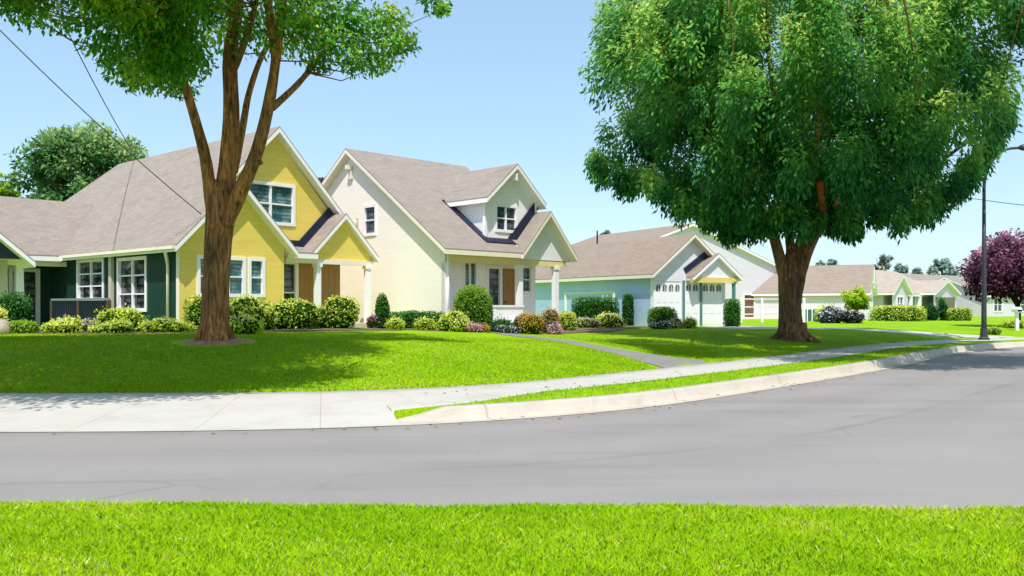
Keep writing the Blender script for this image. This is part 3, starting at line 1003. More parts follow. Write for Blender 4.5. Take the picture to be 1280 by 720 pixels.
# wall lantern beside the side window
HL = empty('wall_lantern', tuple(HW.matrix_basis @ Vector((-.004, 5.72, 4.5))), R(45))
tag(HL, 'small beige lantern fixed on cream side wall beside its window', 'lantern')
mb = MB(); mb.box(-.05, -.07, -.18, 0, .07, .3); mb.build('back_plate', BEIGE, HL)
mb = MB(); mb.tube([(-.14, 0, -.12), (-.14, 0, .12), (-.14, 0, .2)], [.06, .09, .02], 8); mb.build('lamp_shade', CREAMTRIM, HL)

# ---- the teal garage house ----------------------------------------------------------
HG = empty('house', ((817 - 640) / F * 45, 45, .5), R(30))
tag(HG, 'low teal house with brown roof and white double garage doors', 'house')
zg = lambda u: 4.95 - .77 * abs(u - 2.51)
gd = [(.12, 1.86, -.02, 2.38), (2.16, 3.14, -.02, 2.42), (3.36, 4.82, -.02, 2.42)]
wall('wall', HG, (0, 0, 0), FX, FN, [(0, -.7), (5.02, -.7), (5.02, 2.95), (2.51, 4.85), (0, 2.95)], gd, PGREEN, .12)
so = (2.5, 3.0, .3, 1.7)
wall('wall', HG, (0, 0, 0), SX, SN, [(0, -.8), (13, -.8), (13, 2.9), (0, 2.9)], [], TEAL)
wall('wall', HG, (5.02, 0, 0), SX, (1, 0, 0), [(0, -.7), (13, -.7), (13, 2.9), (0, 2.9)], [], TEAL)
mb = MB(); obox(mb, (0, 0, 0), SX, SN, -.02, .2, -.5, 2.75, .002, .04); obox(mb, (0, 0, 0), FX, FN, -.04, .1, -.5, 2.7, .002, .045); mb.build('corner_board', WHITE, HG)
M_PANE = glass('garage_pane', (.10, .13, .15), .3, .1)
for (a, b, c, d) in gd:
    mb = MB()
    O = (0, 0, 0)
    obox(mb, O, FX, FN, a - .01, b + .01, c - .3, d - .62, -.09, -.03)
    obox(mb, O, FX, FN, a - .01, b + .01, d - .14, d + .02, -.09, -.03)
    obox(mb, O, FX, FN, a - .01, b + .01, d - .62, d - .54, -.09, -.03)
    nw = max(2, round((b - a) / .42))
    for i in range(nw + 1):
        s = a + (b - a) * i / nw
        obox(mb, O, FX, FN, s - .06, s + .06, d - .54, d - .14, -.09, -.03)
    for i in range(3):
        z0 = c + .06 + i * .58
        for q_ in range(nw):
            s0 = a + (b - a) * q_ / nw + .08; s1 = a + (b - a) * (q_ + 1) / nw - .08
            obox(mb, O, FX, FN, s0, s1, z0 + .06, z0 + .46, -.03, -.018)
    dr = mb.build('garage_door', WHITE, HG)
    pb = MB(); obox(pb, O, FX, FN, a, b, d - .56, d - .12, -.10, -.075); pb.build('pane', M_PANE, dr)
    # fan-shaped heads over the little lights
    for q_ in range(nw):
        s0 = a + (b - a) * q_ / nw + .06; s1 = a + (b - a) * (q_ + 1) / nw - .06; sm = (s0 + s1) / 2
        fb = MB()
        fb.face([(s0, .028, d - .14), (s0, .028, d - .30), (sm - .08, .028, d - .18), (sm, .028, d - .14)])
        fb.face([(s1, .028, d - .30), (s1, .028, d - .14), (sm, .028, d - .14), (sm + .08, .028, d - .18)])
        fb.bar((sm, .024, d - .54), (sm, .024, d - .16), .03, .01, FN)
        fb.build('window_bar', WHITE, dr)
roof(HG, [[(-.35, -.4, zg(-.35)), (2.51, -.4, zg(2.51)), (2.51, 13.3, zg(2.51)), (-.35, 13.3, zg(-.35))],
          [(2.51, -.4, zg(2.51)), (5.37, -.4, zg(5.37)), (5.37, 13.3, zg(5.37)), (2.51, 13.3, zg(2.51))]], ROOF2, CREAMTRIM)
zs = lambda u: 3.92 - .72 * abs(u - 3.95)
wall('gable', HG, (0, -.42, 0), FX, FN, [(2.45, 2.62), (5.4, 2.62), (5.4, 2.76), (3.95, 3.82), (2.45, 2.76)], [], PGREEN)
roof(HG, [[(2.2, -.66, zs(2.2)), (3.95, -.66, zs(3.95)), (3.95, -.003, zs(3.95)), (2.2, -.003, zs(2.2))],
          [(3.95, -.66, zs(3.95)), (5.68, -.66, zs(5.68)), (5.68, -.003, zs(5.68)), (3.95, -.003, zs(3.95))]], ROOF2, name='porch_roof')
mb = MB(); mb.box(2.2, -.52, 2.32, 5.5, -.36, 2.615); mb.box(2.2, -.36, 2.50, 5.5, -.01, 2.6); mb.build('beam', paint('ochre_beam', (.82, .62, .20)), HG)
for u in (5.25,):
    post(HG, u, -.42, -.3, 2.42, .14, paint('teal_post', (.10, .24, .25)))
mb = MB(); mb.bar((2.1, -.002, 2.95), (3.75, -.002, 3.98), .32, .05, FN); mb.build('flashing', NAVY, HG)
mb = MB()
obox(mb, (0, 0, 0), FX, FN, 3.17, 3.33, -.4, 2.44, .003, .04); obox(mb, (0, 0, 0), FX, FN, 1.95, 2.1, -.4, 2.44, .003, .04)
mb.build('pilaster', paint('teal_post', (.10, .24, .25)), HG)
mb = MB(); mb.tube([(2.5, 8.5, 4.8), (2.5, 8.5, 5.75)], [.05, .05], 8); mb.build('vent_pipe', DARKIN, HG)
# white trellis frame behind the clipped hedge on the side wall
HT = empty('trellis', tuple(HG.matrix_basis @ Vector((-.55, 2.7, -.05))), R(30))
tag(HT, 'white trellis frame against the teal side wall behind clipped hedge', 'trellis')
mb = MB(); mb.box(-.05, -.05, -.3, .05, .05, 1.82); mb.build('post', WHITE, HT)
mb = MB(); mb.box(-.05, 4.7, -.3, .05, 4.8, 1.82); mb.build('post', WHITE, HT)
mb = MB(); mb.box(-.06, -.05, 1.821, .06, 4.8, 1.9); mb.build('top_rail', paint('lime_rail', (.35, .5, .16)), HT)
mb = MB()
for y in (.55, .95): mb.box(-.03, y, -.2, .03, y + .06, 1.818)
mb.build('slat', WHITE, HT)

# ---- simple far houses ---------------------------------------------------------------
def far_house(label, px, D, a, L, W, ze, zrg, mats, base=.4, gable='u', front=(), side=(), roofm=None, ov=.35):
    """gable='u': the ridge runs along v and the gable looks out over the front; 'v': the ridge runs along u"""
    h = empty('house', ((px - 640) / F * D, D, base), R(a))
    tag(h, label, 'house')
    fm, sm = mats
    fh = [q_[:4] for q_ in front]; sh = [q_[:4] for q_ in side]
    if gable == 'u':
        fo = [(0, -.8), (L, -.8), (L, ze), (L / 2, zrg - .1), (0, ze)]; so_ = [(0, -.8), (W, -.8), (W, ze), (0, ze)]
        s = (zrg - ze) / (L / 2); zo = ze - ov * s
        rp = [[(-ov, -ov, zo), (L / 2, -ov, zrg), (L / 2, W + ov, zrg), (-ov, W + ov, zo)], [(L / 2, -ov, zrg), (L + ov, -ov, zo), (L + ov, W + ov, zo), (L / 2, W + ov, zrg)]]
    else:
        so_ = [(0, -.8), (W, -.8), (W, ze), (W / 2, zrg - .1), (0, ze)]; fo = [(0, -.8), (L, -.8), (L, ze), (0, ze)]
        s = (zrg - ze) / (W / 2); zo = ze - ov * s
        rp = [[(-ov, -ov, zo), (L + ov, -ov, zo), (L + ov, W / 2, zrg), (-ov, W / 2, zrg)], [(-ov, W / 2, zrg), (L + ov, W / 2, zrg), (L + ov, W + ov, zo), (-ov, W + ov, zo)]]
    wall('wall', h, (0, 0, 0), FX, FN, fo, fh, fm)
    wall('wall', h, (0, 0, 0), SX, SN, so_, sh, sm)
    wall('wall', h, (L, 0, 0), SX, (1, 0, 0), so_, [], sm)
    wall('wall', h, (0, W, 0), FX, (0, 1, 0), fo, [], fm)
    for q_ in front: window(h, (0, 0, 0), FX, FN, q_[:4], q_[4], q_[5], q_[6], .12, name=q_[7] if len(q_) > 7 else 'window')
    for q_ in side: window(h, (0, 0, 0), SX, SN, q_[:4], q_[4], q_[5], q_[6], .12)
    roof(h, rp, roofm or ROOF2)
    return h

h = far_house('tall off-white house with a broad blank gable behind the teal garage', 733, 68, 28, 21, 14, 4.5, 8.1, (OFFW, OFFW), .45, 'u',
              [(16.4, 17.6, .1, 2.1, 1, 1, glass('door_brown', (.16, .06, .035), .5, .06), 'door')])
TAN = shingles('shingle_tan', (.47, .40, .33))
h5 = far_house('long pale blue bungalow with a pink-brown roof and steep white front gable', 1083, 72, 62, 5.6, 12, 2.55, 4.75, (PALE, SIDEW), .4, 'u',
               [(1.0, 2.2, .7, 2.2, 2, 2, GL_BLUE), (3.4, 4.6, .7, 2.2, 2, 2, GL_BLUE)])
mb = MB(); mb.bar((2.8, -.32, 4.5), (2.8, -.32, 2.7), .14, .05, FN); mb.bar((1.6, -.32, 3.2), (4.0, -.32, 3.2), .14, .06, FN); mb.build('gable_brace', WHITE, h5)
h6 = far_house('white bungalow with tan roof, dark porch and taupe garage door', 1104, 80, 47, 17.5, 10, 2.5, 5.0, (OFFW, OFFW), .4, 'v',
               [(4.4, 8.8, .05, 2.3, 3, 1, GL_TEAL)], roofm=TAN)
mb = MB(); obox(mb, (0, -1.4, 0), FX, FN, 10.6, 16.6, -.1, 2.05, -.1, .03); mb.build('garage_door', siding('taupe_door', (.21, .17, .14), .45), h6)
wall('wall', h6, (0, -1.35, 0), FX, FN, [(9.9, -.5), (17.4, -.5), (17.4, 2.5), (13.65, 3.6), (9.9, 2.5)], [], OFFW)
zq = lambda u: 3.85 - .32 * abs(u - 13.65)
roof(h6, [[(9.4, -1.7, zq(9.4)), (13.65, -1.7, zq(13.65)), (13.65, 3.6, zq(13.65)), (9.4, 1.4, zq(9.4))], [(13.65, -1.7, zq(13.65)), (17.9, -1.7, zq(17.9)), (17.9, 1.4, zq(17.9)), (13.65, 3.6, zq(13.65))]], TAN, name='porch_roof')
wall('wall', h6, (0, -.9, 0), FX, FN, [(-.3, -.5), (3.9, -.5), (3.9, 2.5), (1.8, 3.9), (-.3, 2.5)], [(1.0, 2.6, .7, 2.0)], OFFW)
window(h6, (0, -.9, 0), FX, FN, (1.0, 2.6, .7, 2.0), 2, 2, GL_BLUE, .12)
za = lambda u: 4.1 - .68 * abs(u - 1.8)
roof(h6, [[(-.7, -1.25, za(-.7)), (1.8, -1.25, za(1.8)), (1.8, 3.6, za(1.8)), (-.7, 3.6, za(-.7))], [(1.8, -1.25, za(1.8)), (4.3, -1.25, za(4.3)), (4.3, 1.0, za(4.3)), (1.8, 3.6, za(1.8))]], TAN, name='porch_roof')
for u in (4.1, 6.6, 9.2): post(h6, u, -.25, -.1, 2.35, .3, base=.4)
far_house('small grey-roofed house with teal windows beyond the white bungalow', 1176, 100, 38, 14, 10, 2.3, 5.1, (OFFW, SIDEW), .4, 'v',
          [(3.0, 5.5, .5, 2.0, 2, 1, GL_TEAL), (7.5, 10, .5, 2.0, 2, 1, GL_TEAL)], roofm=ROOF)
far_house('white house half hidden behind the purple-leaved tree', 1232, 92, 30, 12, 9, 2.5, 4.4, (OFFW, OFFW), .4, 'v',
          [(1.5, 3.0, .6, 2.0, 2, 2, GL_BLUE), (6.5, 8.5, .6, 2.0, 2, 2, GL_BLUE)], roofm=ROOF)
# ------------------------------------------------------------------ vegetation
BARK = bark('bark_brown', (.36, .20, .095))
BARK2 = bark('bark_grey', (.23, .15, .09))
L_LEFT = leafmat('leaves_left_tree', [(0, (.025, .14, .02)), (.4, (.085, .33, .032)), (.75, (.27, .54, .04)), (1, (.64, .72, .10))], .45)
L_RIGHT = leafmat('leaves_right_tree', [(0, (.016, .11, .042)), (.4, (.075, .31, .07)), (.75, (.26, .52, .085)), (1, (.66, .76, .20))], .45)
L_BACK = leafmat('leaves_back_tree', [(0, (.018, .10, .035)), (.5, (.085, .24, .06)), (1, (.40, .50, .18))], .35)
L_PURP = leafmat('leaves_purple', [(0, (.035, .010, .03)), (.45, (.15, .045, .09)), (.8, (.48, .20, .30)), (1, (.80, .50, .56))], .4)
L_LIME = leafmat('leaves_lime', [(0, (.13, .27, .012)), (.45, (.36, .56, .02)), (.8, (.62, .72, .06)), (1, (.82, .80, .30))], .4)
L_HEDGE = leafmat('leaves_hedge', [(0, (.03, .11, .014)), (.45, (.12, .27, .02)), (.8, (.38, .53, .04)), (1, (.70, .72, .14))], .35)
L_DARK = leafmat('leaves_dark', [(0, (.008, .045, .014)), (.5, (.018, .11, .02)), (1, (.08, .26, .03))], .3)
L_ROUND = leafmat('leaves_topiary', [(0, (.02, .09, .012)), (.5, (.06, .20, .016)), (1, (.28, .46, .025))], .35)
L_ORANGE = leafmat('leaves_orange', [(0, (.10, .05, .02)), (.4, (.30, .15, .06)), (.8, (.52, .30, .14)), (1, (.62, .46, .26))], .3)
L_GOLD = leafmat('leaves_gold', [(0, (.10, .10, .01)), (.45, (.32, .28, .02)), (.8, (.50, .38, .05)), (1, (.60, .34, .10))], .3)
L_PINK = leafmat('flowers_pink', [(0, (.03, .05, .02)), (.35, (.10, .08, .05)), (.6, (.50, .16, .22)), (1, (.80, .52, .55))], .3)
L_WHITEF = leafmat('flowers_white', [(0, (.02, .03, .025)), (.6, (.05, .06, .05)), (.8, (.35, .34, .36)), (1, (.75, .72, .74))], .3)
L_PALE = leafmat('flowers_pale', [(0, (.04, .08, .01)), (.35, (.16, .22, .02)), (.7, (.48, .42, .12)), (1, (.72, .66, .50))], .3)
L_BROWN = leafmat('leaves_brown', [(0, (.02, .012, .01)), (.5, (.07, .04, .025)), (1, (.30, .18, .12))], .3)
L_CONIF = leafmat('leaves_conifer', [(0, (.13, .20, .20)), (.5, (.21, .31, .29)), (1, (.34, .44, .40))], .2)  # distance haze mixed into the leaf colours
CORE = {}
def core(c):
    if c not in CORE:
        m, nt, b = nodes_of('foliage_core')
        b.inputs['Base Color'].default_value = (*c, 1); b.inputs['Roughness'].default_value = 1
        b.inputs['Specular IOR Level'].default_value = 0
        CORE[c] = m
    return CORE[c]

def shell_points(c, r, n, inner=.72, low=-.75, flat=0, amp=.0):
    """points in the outer shell of an ellipsoid (squared off by flat), with outward directions"""
    d = unit(rng.normal(size=(int(n * 1.6) + 8, 3)))
    d = d[d[:, 2] > low][:n]
    x = d.copy()
    if flat:
        p = 2 + flat
        x = x / (np.abs(x) ** p).sum(1, keepdims=True) ** (1 / p)
    k = rng.uniform(inner, 1.03, (len(d), 1))
    if amp:
        a = np.arctan2(d[:, 1], d[:, 0])[:, None]
        k = k * (1 + amp * (np.sin(3 * a + c[0] * 3) * d[:, 2:3] + .7 * np.sin(5 * a + 4 * d[:, 2:3] + c[1])))
    return np.array(c) + x * k * np.array(r), d

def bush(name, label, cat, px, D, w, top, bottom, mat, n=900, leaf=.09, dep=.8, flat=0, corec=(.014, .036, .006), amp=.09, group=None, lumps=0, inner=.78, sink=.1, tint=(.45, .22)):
    """shrub: an uneven dark heart with leaf blades all over it; w in photo pixels, rows top and bottom fix its height"""
    x, y, z = at(px, D)
    rx = w / F * D / 2
    h = (bottom - top) / F * D
    ry = rx * dep
    rz = h * (.56 if not flat else .54)
    c = np.array((x, y, z - sink * h + h - rz + sink * h * .3))
    parts = [(c, np.array((rx, ry, rz)))]
    if lumps:
        parts = []
        for i in range(lumps):
            a = rng.uniform(0, 6.28); q_ = rng.uniform(.15, .62)
            s = rng.uniform(.42, .66)
            cc = c + np.array((math.cos(a) * q_ * rx, math.sin(a) * q_ * ry, rng.uniform(-.25, .42) * rz))
            parts.append((cc, np.array((rx * s, ry * s, rz * s * 1.05))))
        parts.append((c - np.array((0, 0, rz * .2)), np.array((rx * .8, ry * .8, rz * .8))))
    Vs, Fs, Ts, Ms = [], [], [], []
    off = 0
    for j, (cc, r) in enumerate(parts):
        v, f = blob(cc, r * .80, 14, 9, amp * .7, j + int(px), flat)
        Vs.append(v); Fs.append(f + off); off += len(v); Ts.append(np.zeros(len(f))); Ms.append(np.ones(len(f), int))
        m = int(n * 1.9 / len(parts))
        p, o_ = shell_points(cc, r, m, inner, -.8, flat, amp)
        if not flat and name in ('shrub', 'flowering_plant'):
            k_ = rng.random(len(p)) < .14
            p[k_] += o_[k_] * (rng.uniform(.05, .42, (k_.sum(), 1)) * r.min()) + np.array((0, 0, .04))
        t = np.clip(rng.normal(tint[0] + (.16 if mat in (L_LIME, L_HEDGE) else .10), tint[1], len(p)) + .30 * o_[:, 2] + rng.normal(0, .08), 0, 1)  # sunlit tops put into the tint: upward leaves lighter
        v, f = leaves(p, o_, leaf * 1.25, leaf * .82, .1, .75, .55)
        Vs.append(v); Fs.append(f + off); off += len(v); Ts.append(t); Ms.append(np.zeros(len(f), int))
    V = np.vstack(Vs) - np.array((x, y, z))
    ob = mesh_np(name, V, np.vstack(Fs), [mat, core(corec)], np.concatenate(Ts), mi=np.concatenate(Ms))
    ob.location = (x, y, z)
    return tag(ob, label, cat, group)

# ---- trees -----------------------------------------------------------------------
def crown_mesh(name, clumps, mat, parent, per, L, W, droop=.35, jit=.6, tone=(.42, .2), zref=None, inner=.35, origin=(0, 0, 0)):
    Vs, Ts, off = [], [], 0
    n_all = 0
    for (c, r, bias) in clumps:
        m = max(8, int(per * (r[0] * r[1] * r[2]) ** (1 / 3) * rng.uniform(.8, 1.2)))
        d = unit(rng.normal(size=(m, 3)))
        k = rng.uniform(inner, 1, (m, 1)) ** .8
        p = np.array(c) + d * k * np.array(r)
        out = unit(d * .8 + np.array(bias)[None, :] * .6)
        v, f = leaves(p, out, L, W, droop, jit, .45)
        t = rng.normal(tone[0], tone[1] * .68, m) + rng.normal(0, .15) + .16 * d[:, 2]  # leaves on top of a clump tinted lighter, as if sunlit
        if zref: t = t + .22 * np.clip((p[:, 2] - zref[0]) / zref[1], -1, 1)  # upper crown lighter still: toplight put into the tint
        Vs.append(v); Ts.append(np.clip(t, 0, 1)); n_all += m
    V = np.vstack(Vs) - np.array(origin)
    return mesh_np(name, V, np.arange(4 * n_all).reshape(n_all, 4), mat, np.concatenate(Ts), parent)

def limb(mb, pts, r0, r1, seg=10, wob=.06, n=5, o=(0, 0, 0)):
    """a limb through the control points, tapering, with small kinks"""
    P = catmull(np.array(pts, float), 10) if len(pts) < 3 else None
    pts = np.array(pts, float)
    out = []
    for i in range(len(pts) - 1):
        p0, p1, p2, p3 = pts[max(i - 1, 0)], pts[i], pts[i + 1], pts[min(i + 2, len(pts) - 1)]
        for t in np.linspace(0, 1, n, endpoint=False):
            m1, m2 = (p2 - p0) / 2, (p3 - p1) / 2
            out.append((2 * t**3 - 3 * t**2 + 1) * p1 + (t**3 - 2 * t**2 + t) * m1 + (-2 * t**3 + 3 * t**2) * p2 + (t**3 - t**2) * m2)
    out.append(pts[-1])
    m = len(out)
    rads = [r0 + (r1 - r0) * (i / (m - 1)) ** .9 for i in range(m)]
    rads = [r * (1 + rng.normal(0, .03)) for r in rads]
    mb.tube([tuple(np.array(p) - np.array(o)) for p in out], rads, seg, wob)
    return out

# the left tree: a ridged trunk that forks low into bare limbs under a high crown
tx, ty, tz = -6.89, 20.0, gz(-6.89, 20.0)
TL = empty('tree', (tx, ty, tz))
tag(TL, 'big tree with bare forked orange-brown trunk before the yellow house', 'tree')
W3 = lambda px, py, D=20.0: ((px - 640) / F * D, D, EYE + (382 - py) / F * D)
o0 = (tx, ty, tz)
mb = MB()
zz = np.array([-.25, 0, .1, .28, .6, 1.1, 1.7, 2.3, 2.9, 3.3, 3.7])
rr = [.41, .375, .345, .32, .305, .295, .29, .30, .325, .325, .25]
xx = [0, 0, 0, .0, .01, .02, .05, .08, .13, .17, .22]
path = [(x, 0, z) for x, z in zip(xx, zz)]
mb.tube(path, rr, 26, .075)
for a in range(7):                                   # root flare
    an = a * .9 + .3
    limb(mb, [(.20 * math.cos(an), .20 * math.sin(an), .5), (.34 * math.cos(an), .34 * math.sin(an), .14), (.50 * math.cos(an), .50 * math.sin(an), -.06)], .11, .05, 8, .03)
limbs = []
limbs.append(limb(mb, [W3(274, 300), W3(281, 240), W3(289, 150), W3(288, 70), W3(298, 0), W3(305, -120, 20.3)], .26, .10, 16, .06, 5, o0))
limbs.append(limb(mb, [W3(266, 268, 19.95), W3(258, 205, 19.8), W3(247, 160, 19.6), W3(229, 100, 19.3), W3(214, 60, 19), W3(195, -60, 18.4)], .155, .06, 12, .05, 5, o0))
limbs.append(limb(mb, [W3(282, 280, 19.9), W3(300, 240, 19.75), W3(321, 190, 19.6), W3(338, 120, 19.5), W3(349, 40, 19.3), W3(362, -90, 18.6)], .20, .08, 14, .06, 5, o0))
limbs.append(limb(mb, [W3(292, 215, 20.1), W3(303, 160, 20.6), W3(313, 110, 21), W3(336, 55, 21.5), W3(380, 5, 22), W3(410, -80, 22.5)], .10, .04, 10, .05, 5, o0))
limbs.append(limb(mb, [W3(340, 135, 19.5), W3(372, 105, 20), W3(402, 68, 20.6), W3(432, 25, 21), W3(470, -40, 21.4)], .085, .03, 8, .05, 5, o0))
limbs.append(limb(mb, [W3(236, 118, 19.4), W3(205, 92, 19.8), W3(160, 70, 20.4), W3(110, 30, 21)], .07, .025, 8, .05, 5, o0))
limbs.append(limb(mb, [W3(288, 95), W3(310, 40, 19.2), W3(330, -40, 18.2)], .10, .04, 8, .05, 5, o0))
limbs.append(limb(mb, [limbs[0][18], (-6.2, 18.0, 10.2), (-6.0, 15.0, 11.4), (-5.6, 12.0, 12.0)], .13, .04, 8, .05, 5, o0))  # forward limbs, added to hold the unseen shade clumps
limbs.append(limb(mb, [limbs[1][18], (-8.6, 17.2, 9.6), (-9.6, 14.6, 10.6), (-10.0, 12.4, 11.0)], .08, .03, 8, .05, 5, o0))
limbs.append(limb(mb, [limbs[2][18], (-5.2, 17.2, 9.8), (-5.0, 14.6, 10.8), (-5.4, 12.6, 11.2)], .10, .03, 8, .05, 5, o0))
limb(mb, [W3(318, 205, 19.6), W3(326, 203, 19.45)], .085, .06, 8, .05, 3, o0)     # sawn stub
mbT = mb
# crown: clumps through a wide dome, open in the middle below so that the limbs show
cl = []
cx, cy, cz = -6.9, 16.6, 10.8
rx, ry, rz = 5.9, 4.1, 5.0
tries = 0
def low_edge(px):   # the lowest row the crown reaches at column px of the photograph
    return np.interp(px, [-150, 0, 30, 62, 90, 130, 150, 205, 250, 290, 330, 380, 410, 440, 485, 515, 545, 600], [20, 16, 30, 32, 30, 82, 110, 125, 105, 60, 80, 92, 85, 95, 90, 60, 20, -30])
while len(cl) < 240 and tries < 12000:
    tries += 1
    d = unit(rng.normal(size=(1, 3)))[0]
    q_ = rng.uniform(.25, 1) ** .6
    c = np.array((cx, cy, cz)) + d * q_ * np.array((rx, ry, rz))
    r = rng.uniform(.55, .95)
    px = 640 + F * c[0] / c[1]; py = 382 - F * (c[2] - EYE) / c[1]
    if py + r * .8 * F / c[1] > low_edge(px) + rng.normal(0, 5): continue
    if 255 < px < 365 and c[1] < 20.6 and py > -30 and rng.random() < .9: continue
    if c[1] < 18.2 and c[0] > -4.0 - .35 * (18.2 - c[1]): continue
    if px < 255 and rng.random() < .35: continue
    if c[1] < 19.5 and c[2] > 1.6 + .354 * c[1] + 2.6: continue
    cl.append((c, (r, r, r * .8), unit((c - np.array((cx, cy, cz - 1)))[None])[0]))
# outlying sprays whose tips show against the sky
for (px, py, D, r) in [(45, 22, 20, .55), (75, 28, 20.5, .5), (20, 8, 19.5, .5), (150, 85, 20.5, .55), (165, 98, 21, .5), (205, 100, 20.5, .6), (135, 65, 19.5, .5), (185, 75, 21.5, .55),
                       (440, 70, 20.5, .55), (465, 60, 21, .6), (485, 72, 21.3, .42), (500, 45, 20.6, .5), (425, 50, 20, .5), (380, 60, 21.5, .55), (400, 80, 21.5, .35), (545, 4, 20.5, .42), (553, 12, 20.7, .25), (450, 34, 20.4, .6), (475, 30, 20.9, .6), (430, 22, 20.2, .6), (402, 32, 20.4, .6), (492, 22, 21, .5), (505, 58, 21.2, .4), (445, 82, 20.8, .42), (412, 62, 20.6, .5), (372, 34, 20.8, .55), (470, 84, 21.1, .35),
                       (350, 55, 22, .6), (330, 30, 22.5, .7), (300, 30, 23, .7), (270, 45, 22.6, .65), (245, 80, 22.4, .55), (232, 112, 21.8, .4), (210, 40, 19, .6), (260, 10, 19.2, .6), (230, 60, 19.4, .4)]:
    c = np.array(W3(px, py, D - 1.3))
    cl.append((c, (r, r, r * .72), unit((c - np.array((cx, cy, cz - 1)))[None])[0]))
n_ = 0
while n_ < 390:  # clumps added forward, out of view, to cast shade on the lawn
    c = np.array((rng.uniform(-13.2, -3.6), rng.uniform(9.6, 17.6), 0))
    c[2] = 1.6 + .354 * c[1] + rng.uniform(1.0, 2.3)
    if ((c[0] + 8.6) / 5.2) ** 2 + ((c[1] - 13.6) / 4.2) ** 2 > 1: continue
    r = rng.uniform(.8, 1.15)
    px = 640 + F * c[0] / c[1]; py = 382 - F * (c[2] - EYE) / c[1]
    if py + r * F / c[1] > min(20, low_edge(px)) - 10: continue
    cl.append((c, (r, r, r * .7), np.array((0, -.5, .3)))); n_ += 1
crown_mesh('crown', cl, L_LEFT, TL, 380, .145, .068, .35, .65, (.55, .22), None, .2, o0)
# twigs that carry the clumps
mb = mbT
nodes_l = [p for l_ in limbs for p in l_[4:]]
for (c, r, b) in cl[::2]:
    p = min(nodes_l, key=lambda q_: np.linalg.norm(q_ - c) + (2 if q_[2] > c[2] else 0))
    m_ = (p * .5 + c * .5) + np.array((0, 0, -.25))
    mb.tube([tuple(np.array(x) - np.array(o0)) for x in (p, m_, c)], [.022, .013, .005], 5)
mb.build('trunk', BARK, TL, True)

# the right tree: broad drooping dome on a short stout trunk
tx, ty = 10.62, 32.7
tz = gz(tx, ty)
TR = empty('tree', (tx, ty, tz))
tag(TR, 'broad dense green shade tree beside the pavement right of the garage', 'tree')
o1 = (tx, ty, tz)
W4 = lambda px, py, D=32.7: ((px - 640) / F * D, D, EYE + (382 - py) / F * D)
mb = MB()
def T4(px, py, D=32.7): return tuple(np.array(W4(px, py, D)) - np.array(o1))
mb.tube([(-.07, 0, -.3), (-.06, 0, 0), (-.05, 0, .18), (-.06, 0, .5), (-.08, 0, 1.0), (-.1, 0, 1.6), (-.1, 0, 2.0), (-.1, 0, 2.4), (-.08, 0, 2.9), (-.05, .05, 3.4)], [.80, .67, .54, .455, .415, .40, .42, .42, .32, .15], 26, .05)
for a in range(6):
    an = a * 1.05 + .2
    limb(mb, [(.34 * math.cos(an), .34 * math.sin(an), .6), (.55 * math.cos(an), .55 * math.sin(an), .2), (1.1 * math.cos(an), 1.1 * math.sin(an), -.1)], .22, .08, 8, .03)
L4 = [([(989, 384), (978, 335), (964, 288), (940, 240), (905, 180), (870, 100)], 32.5, .25, .1),
      ([(990, 368), (988, 310), (985, 270), (978, 200), (965, 100), (955, 0)], 33.2, .20, .08),
      ([(991, 384), (1003, 330), (1025, 278), (1050, 250), (1085, 215), (1130, 160)], 32.5, .30, .11),
      ([(993, 366), (1000, 305), (1012, 262), (1020, 190), (1030, 90), (1040, -20)], 32.9, .22, .09),
      ([(972, 300), (945, 285), (905, 270), (860, 235), (800, 190)], 33.4, .16, .05),
      ([(1040, 262), (1080, 262), (1125, 250), (1180, 200)], 33.8, .15, .05),
      ([(985, 290), (1000, 230), (1005, 150), (1010, 50)], 34.5, .2, .07)]
limbs = []
for pts, D, ra, rb in L4:
    pp = [W4(px, py, 32.7 + (D - 32.7) * i / 2) for i, (px, py) in enumerate(pts)]
    limbs.append(limb(mb, pp, ra, rb, 12, .06, 5, o1))
mbT = mb
# sawn-off pale limb that shows through the leaves
mb = MB(); limb(mb, [W4(1028, 262, 28.6), W4(1027, 246, 27.9), W4(1025, 228, 27.4)], .13, .11, 10, .05, 4, o1); mb.build('dead_limb', bark('bark_orange', (.34, .15, .045)), TR, True)
cl = []
cx, cy, cz = 10.9, 30.6, 10.6
rx, ry, rz = 8.0, 7.0, 7.8
def low4(px): return np.interp(px, [700, 722, 760, 800, 840, 880, 920, 960, 1000, 1050, 1090, 1130, 1170, 1200, 1235, 1260, 1290], [150, 205, 232, 246, 262, 285, 296, 290, 285, 292, 292, 285, 262, 245, 205, 150, 120])
tries = 0
while len(cl) < 580 and tries < 20000:
    tries += 1
    d = unit(rng.normal(size=(1, 3)))[0]
    q_ = rng.uniform(.2, 1) ** .45
    d = d / (np.abs(d) ** 2.5).sum() ** (1 / 2.5)
    c = np.array((cx, cy, cz)) + d * q_ * np.array((rx, ry, rz))
    r = rng.uniform(.5, 1.25)
    px = 640 + F * c[0] / c[1]; py = 382 - F * (c[2] - EYE) / c[1]
    if py + r * F / c[1] > low4(px) + rng.normal(0, 5): continue
    if c[2] > 16.5 + rng.normal(0, .5): continue
    if c[1] < cy and ((c[1] - cy) / ry) ** 2 + ((max(c[2], 8) - 8) / (rz + 2)) ** 2 > 1: continue
    if abs(px - 1026) < 9 and abs(py - 242) < 20 and c[1] < 29: continue
    cl.append((c, (r * .8, r * .8, r * 1.2), unit((c - np.array((cx, cy, cz - 3)))[None])[0]))
n_ = 0
